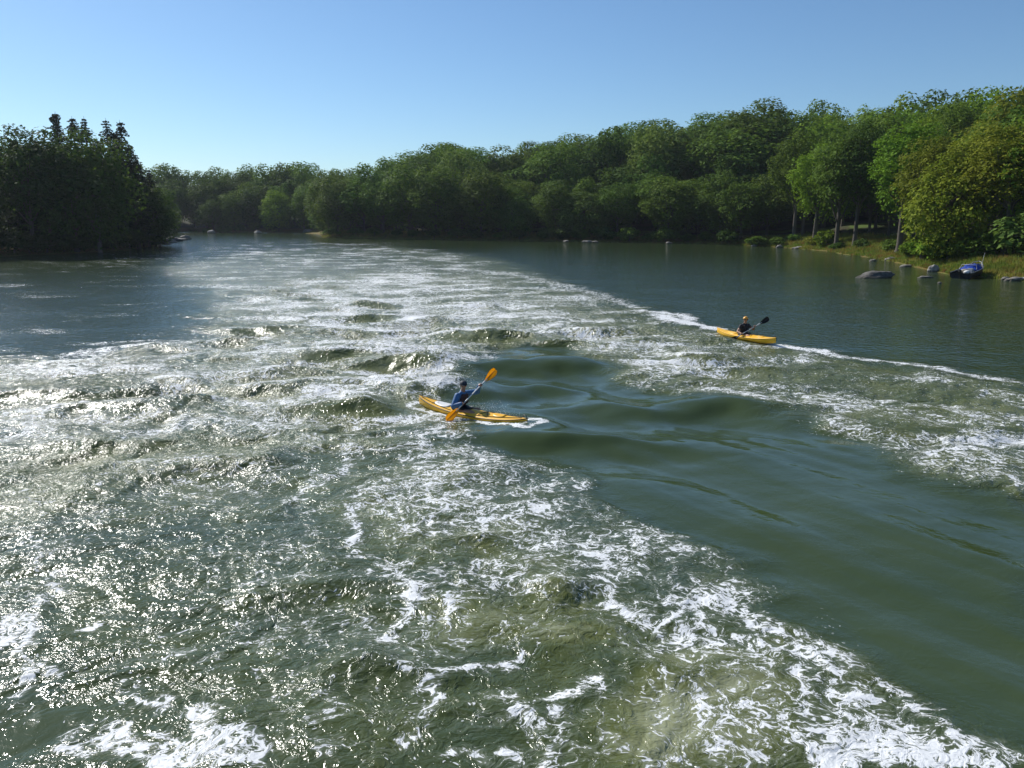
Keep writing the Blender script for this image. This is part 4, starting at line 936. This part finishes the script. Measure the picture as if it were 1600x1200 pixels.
def paddle(label, root, grip, axis, length, blade_m, spine_m, shaft_m, bl=.50, bw=.115, up_hint=(0, 0, 1), feather=0.0, collar=None):
    """a double-bladed paddle as a thing of its own; grip and axis given in its paddler's frame"""
    M0 = Matrix.Translation(root.location) @ root.rotation_euler.to_matrix().to_4x4() @ Matrix.Scale(1.1, 4); g_ = M0 @ Vector(grip); ax = (M0.to_3x3() @ Vector(axis)).normalized()
    z = Vector(up_hint); z = (z - ax * z.dot(ax)).normalized(); yv = z.cross(ax); R_ = Matrix((ax, yv, z)).transposed()
    o = empty("paddle", g_, R_.to_euler()); tag(o, label, "paddle")
    h_ = length / 2; link("shaft", join_tubes("shaft", [tube([(-h_ + bl * .8, 0, 0), (0, 0, 0), (h_ - bl * .8, 0, 0)], [.0155, .017, .0155], 10)]), shaft_m, o)
    for sg in (-1, 1):
        bm = bmesh.new(); rows = []; N = 16
        for i in range(N + 1):
            tt = i / N; wd = bw * (math.sin(min(1, tt * 1.25 + .12) * math.pi / 2) ** .9) * (1 - max(0, tt - .72) ** 2 * 9.5) ** .5 if tt < .999 else bw * .30
            row = []
            for k_ in range(7):
                v_ = -1 + 2 * k_ / 6; row.append(bm.verts.new((sg * (h_ - bl + bl * tt), v_ * wd + .006 * tt, .030 * v_ * v_ - .02 * tt * tt)))
            rows.append(row)
        for i in range(N):
            for k_ in range(6): bm.faces.new((rows[i][k_], rows[i + 1][k_], rows[i + 1][k_ + 1], rows[i][k_ + 1]))
        bmesh.ops.solidify(bm, geom=list(bm.faces), thickness=.008)
        if feather and sg > 0: bmesh.ops.rotate(bm, verts=bm.verts, cent=(0, 0, 0), matrix=Matrix.Rotation(feather, 3, 'X'))
        bmesh.ops.recalc_face_normals(bm, faces=bm.faces); bd = link("blade", bm_mesh("blade", bm), blade_m, o)
        link("spine", join_tubes("spine", [tube([(sg * (h_ - bl), 0, -.004), (sg * (h_ - bl * .5), 0, -.010), (sg * (h_ - bl * .08), 0, -.018)], [.018, .013, .006], 7)]), spine_m, bd)
        if collar: link("collar", join_tubes("collar", [tube([(sg * (h_ - bl - .10), 0, 0), (sg * (h_ - bl + .0), 0, 0)], [.026, .026], 9)]), collar, o)
    return o

k1, r1_ = kayak("kayak", 'blue', "yellow sea kayak with black seam and white rear hatch, its bow buried in the wave", "kayak", 4.45, .60, YEL, YEL, BLK, WHT, .18, True, -.15, (-.64, -.35))
k2, r2_ = kayak("kayak", 'vest', "plain yellow kayak on the foam line, right of and farther than the other one", "kayak", 3.9, .64, YEL2, YEL2, YEL2, YEL2, .16, False)
ax1 = (.10, .82, .54)
g1 = Vector((.40, .04, .52)); a1 = Vector(ax1).normalized()
p1, _, _ = paddler("person in blue jacket, dark life vest and dark cap paddling through the wave", 'blue', .12, (.75, -.62, -.05), {-1: g1 - a1 * .36, 1: g1 + a1 * .36}, ax1, (.08, -.02, 0), SKIN2, BLUE, BLUE, MAROON, NAVY, 'cap', False, .42)
paddle("raised paddle with yellow blades held by the person in blue", p1, g1, ax1, 2.15, BLADEY, BLADER, SHAFT, up_hint=(.6, -.7, .35))
ax2 = (.10, .90, .46)
g2 = Vector((.36, .0, .34)); a2 = Vector(ax2).normalized()
p2, _, _ = paddler("person in black vest with bare arms and yellow orange helmet, seated in the farther kayak", 'vest', .12, (.55, -.8, -.05), {-1: g2 - a2 * .36, 1: g2 + a2 * .30}, ax2, (.03, .0, 0), SKIN, BLACKV, BLACKV, BLACKV, HELM, 'helmet', True)
paddle("paddle with black blades and pale shaft held by the person in the black vest", p2, g2, ax2, 2.2, BLADEK, BLK, SHAFT, up_hint=(.5, -.8, .3), collar=SHAFT)

# ------------------------------------------------------------------ the beached boat
HULLD = plastic("dark blue black boat hull", (.012, .016, .030), .3); ALU = simple("weathered aluminium", (.28, .29, .30), .5, .15, 9, metal=.3); SEATG = plastic("grey boat seat", (.30, .31, .32), .6)
TARP = simple("bright blue tarpaulin", (.02, .09, .55), .55, .3, 3, bump=.05); TARPD = simple("dark blue canopy cloth", (.02, .045, .13), .6, .3, 4, bump=.04); WOODP = simple("weathered pole", (.30, .26, .20), .8, .2, 12)
pa = pix(1503, 436); pb = pix(1569, 430.5)
pa = Vector((*pa, 0)); pb = Vector((*pb, 0)); dB = (pb - pa).normalized(); LB_ = 4.3
boat = empty("motorboat", (pa.x + dB.x * 1.95, pa.y + dB.y * 1.95 + .6, .06), (0, -.085, math.atan2(dB.y, dB.x) + .10)); tag(boat, "dark open motorboat beached with its bow on the marshy right bank", "boat")
def boat_rows(inset, ztop, zbot, x0=-2.1, x1=2.2):
    rows = []
    for i in range(25):
        u_ = i / 24; hb = (.86 * (1 - max(0, u_ - .42) ** 2.1 * 2.95) ** .9 if u_ < .995 else .03) - inset; hb = max(hb, .02)
        zt = ztop + .26 * u_ ** 2; zb = zbot + .42 * max(0, u_ - .55) ** 2 * 3.2; row = []
        for k in range(13):
            a = math.pi * k / 12; row.append((x0 + (x1 - x0) * u_, math.cos(a) * hb, zt - (zt - zb) * math.sin(a) ** .55))
        rows.append(row)
    return rows
def shell(rows, name, mat, cap=True):
    bm = bmesh.new(); R_ = [[bm.verts.new(p) for p in r] for r in rows]
    for i in range(len(R_) - 1):
        for k in range(len(R_[0]) - 1): bm.faces.new((R_[i][k], R_[i + 1][k], R_[i + 1][k + 1], R_[i][k + 1]))
    if cap: bm.faces.new(R_[0])
    bmesh.ops.solidify(bm, geom=list(bm.faces), thickness=.035); bmesh.ops.recalc_face_normals(bm, faces=bm.faces)
    return link(name, bm_mesh(name, bm), mat, boat, False)
shell(boat_rows(0, .62, -.05), "hull", HULLD)
for sd_ in (-1, 1):
    rws = boat_rows(0, .62, 0); link("gunwale", join_tubes("gunwale", [tube([Vector(r[0 if sd_ > 0 else -1]) + Vector((0, 0, .015)) for r in rws], [.035] * 25, 6)]), ALU, boat)
def slab(name, cx, cy, cz, sx, sy, sz, mat, parent, rot=(0, 0, 0), bev=.03):
    bm = bmesh.new(); bmesh.ops.create_cube(bm, size=1.0); bmesh.ops.scale(bm, vec=(sx, sy, sz), verts=bm.verts)
    bmesh.ops.bevel(bm, geom=list(bm.edges), offset=min(bev, min(sx, sy, sz) * .35), segments=3, affect='EDGES')
    o = link(name, bm_mesh(name, bm), mat, parent, False); o.location = (cx, cy, cz); o.rotation_euler = rot; return o
for cx in (-1.35, -.35): slab("seat", cx, 0, .42, .38, 1.45, .08, SEATG, boat)
slab("console", -.85, -.35, .66, .30, .5, .5, SEATG, boat, (0, .15, 0), .06)
eng = slab("outboard_motor", -2.24, 0, .74, .34, .34, .46, BLK, boat, (0, -.3, 0), .1); link("lower_leg", join_tubes("lower_leg", [tube([(0, 0, -.2), (-.02, 0, -.75), (-.05, 0, -.95)], [.07, .05, .06], 8)]), BLK, eng)
link("windshield_frame", join_tubes("windshield_frame", [tube([(-.55, -.74, .66), (-.30, -.60, 1.12), (-.30, .60, 1.12), (-.55, .74, .66)], [.028] * 4, 6)]), ALU, boat)
link("bow_rail", join_tubes("bow_rail", [tube([(1.1, -.55, .78), (1.45, -.38, 1.12), (1.75, 0, 1.2), (1.45, .38, 1.12), (1.1, .55, .78)], [.026] * 5, 6)]), ALU, boat)
link("antenna", join_tubes("antenna", [tube([(1.25, -.4, .8), (1.85, -.4, 1.95)], [.022, .014], 5)]), ALU, boat)
def cloth(name, parent_boat, x0, x1, w, z, hh_, mat, label, seed):
    bm = bmesh.new(); rows = []; N, K = 22, 18
    for i in range(N + 1):
        row = []
        for k in range(K + 1):
            u_, v_ = i / N, -1 + 2 * k / K; e = math.sin(math.pi * u_) ** .5 if 0 < u_ < 1 else 0
            q = Vector((u_ * 3 + seed, v_ * 2, 0)); zz = z + hh_ * e * (1 - abs(v_) ** 2.4) + .12 * mnoise.noise(q) + .07 * mnoise.noise(q * 2.7)
            row.append(bm.verts.new((x0 + (x1 - x0) * u_ + .07 * mnoise.noise(q + Vector((5, 5, 5))), v_ * w * (.85 + .15 * e), zz)))
        rows.append(row)
    for i in range(N):
        for k in range(K): bm.faces.new((rows[i][k], rows[i + 1][k], rows[i + 1][k + 1], rows[i][k + 1]))
    bmesh.ops.solidify(bm, geom=list(bm.faces), thickness=.012); o = link(name, bm_mesh(name, bm), mat); o.location = parent_boat.location; o.rotation_euler = parent_boat.rotation_euler
    tag(o, label, "tarpaulin"); return o
cloth("tarpaulin", boat, -.75, .95, .84, .66, .46, TARP, "bright blue tarpaulin heaped over the middle of the beached boat", 1)
cloth("tarpaulin", boat, .60, 1.75, .52, .76, .26, TARPD, "darker blue cloth over the bow of the beached boat", 6)
def loose(name, cat, label, cx, cy, cz, sx, sy, sz, mat, seed):
    bm = bmesh.new(); bmesh.ops.create_icosphere(bm, subdivisions=3, radius=.5)
    for v in bm.verts:
        p = v.co.copy(); p = Vector([math.copysign(abs(c_) ** .7, c_) for c_ in p * 2]) * .5; v.co = Vector((p.x * sx, p.y * sy, p.z * sz)) * (1 + .15 * mnoise.noise(p * 4 + Vector((seed, 0, 0))))
    o = link(name, bm_mesh(name, bm), mat); M_ = Matrix.Translation(boat.location) @ boat.rotation_euler.to_matrix().to_4x4(); o.location = M_ @ Vector((cx, cy, cz)); o.rotation_euler = boat.rotation_euler; tag(o, label, cat)
loose("duffel_bag", "bag", "white bag on the stern seat of the beached boat", -1.40, -.25, .62, .62, .40, .32, WHT, 1)
loose("duffel_bag", "bag", "beige bundle against the blue tarpaulin in the beached boat", -.95, .1, .66, .42, .5, .34, WOODP, 2)

# ------------------------------------------------------------------ spray thrown up by the breakers and the kayak
def spray(name, label, spots, seed):
    g = np.random.default_rng(seed); V, Fc, o = [], [], 0
    tet = np.array([(1, 1, 1), (1, -1, -1), (-1, 1, -1), (-1, -1, 1)]) / 1.7; tf = np.array([(0, 1, 2), (0, 3, 1), (0, 2, 3), (1, 3, 2)])
    for (c_, rx, ry, rz, n, r, ang) in spots:
        q = g.normal(0, .5, (n, 3)); q[:, 2] = np.abs(q[:, 2]) ** 1.3; ca, sa = math.cos(ang), math.sin(ang)
        p = np.stack([q[:, 0] * rx * ca - q[:, 1] * ry * sa, q[:, 0] * rx * sa + q[:, 1] * ry * ca, q[:, 2] * rz], 1) + np.array(c_)
        s_ = r * g.uniform(.35, 1.3, (n, 1, 1)) * (1 - .4 * np.clip(q[:, 2], 0, 1))[:, None, None]; rot_ = np.linalg.qr(g.normal(0, 1, (n, 3, 3)))[0]
        v = p[:, None, :] + np.einsum('kj,nij->nki', tet, rot_) * s_; V.append(v.reshape(-1, 3)); Fc.append((np.arange(n)[:, None, None] * 4 + tf[None]).reshape(-1, 3) + o); o += 4 * n
    m_ = mesh_np(name, np.concatenate(V), np.concatenate(Fc)); t = NT("spray drops"); p = t.n("BsdfPrincipled", ins={"Base Color": C(.88, .90, .90), "Roughness": .35}); tr = t.n("BsdfTranslucent", ins={"Color": C(.9, .9, .9)})
    mx = t.n("MixShader"); t.set(mx.inputs[0], .45); t.set(mx.inputs[1], p.outputs[0]); t.set(mx.inputs[2], tr.outputs[0]); tag(link(name, m_, t.surf(mx), None, False), label, "spray", kind="stuff")
def at(px, py, dz=.0): p = pix(px, py); return (p[0], p[1], water_z(p[0], p[1]) + dz)
sK, bK = KAYAKS['blue']
spray("spray", "white droplets thrown up behind and around the nearer kayak", [
    (tuple(sK.lerp(bK, .98) + Vector((0, 0, -.02))), .45, .22, .26, 1500, .014, -.6), (tuple(sK.lerp(bK, .86) + Vector((.05, .12, -.02))), .6, .2, .14, 1300, .012, -.8), (tuple(sK.lerp(bK, .7) + Vector((.25, .30, 0))), .6, .3, .34, 900, .012, -.7),
    (at(690, 612, .05), .9, .35, .42, 900, .014, 0), (at(672, 602, .05), .6, .3, .5, 450, .014, .2), (at(745, 640, .02), .6, .3, .22, 300, .010, .2), (tuple(sK.lerp(bK, .42) + Vector((-.25, -.40, -.15))), .9, .25, .12, 500, .010, -.7)], 5)
spray("spray", "white droplets leaping off the tall breaker in the middle of the rapid", [(at(655, 504, .10), .9, .45, .60, 1100, .017, .15), (at(635, 510, .05), 1.3, .6, .35, 700, .016, .15), (at(600, 480, .1), 1.2, .5, .25, 500, .015, 0)], 6)
spray("spray", "white droplets off the small breakers right of the smooth tongue", [(at(1090, 562, .05), .7, .3, .3, 700, .014, 0), (at(990, 548, .05), 1.2, .4, .2, 500, .013, 0), (at(1062, 572, .02), .5, .3, .3, 300, .013, 0)], 7)

# ------------------------------------------------------------------ thin river haze
t = NT("river haze"); pv = t.n("VolumePrincipled", ins={"Color": C(.80, .88, 1.0), "Density": .00011, "Anisotropy": .3})
t.t.links.new(pv.outputs[0], t.out.inputs[1])
bm = bmesh.new(); bmesh.ops.create_cube(bm, size=1.0); bmesh.ops.scale(bm, vec=(6400, 6600, 60), verts=bm.verts); bmesh.ops.translate(bm, vec=(0, 1500, 24), verts=bm.verts)
o = link("haze", bm_mesh("haze", bm), t.m, None, False); tag(o, kind="stuff", label="thin pale haze in the air over the river", cat="haze")
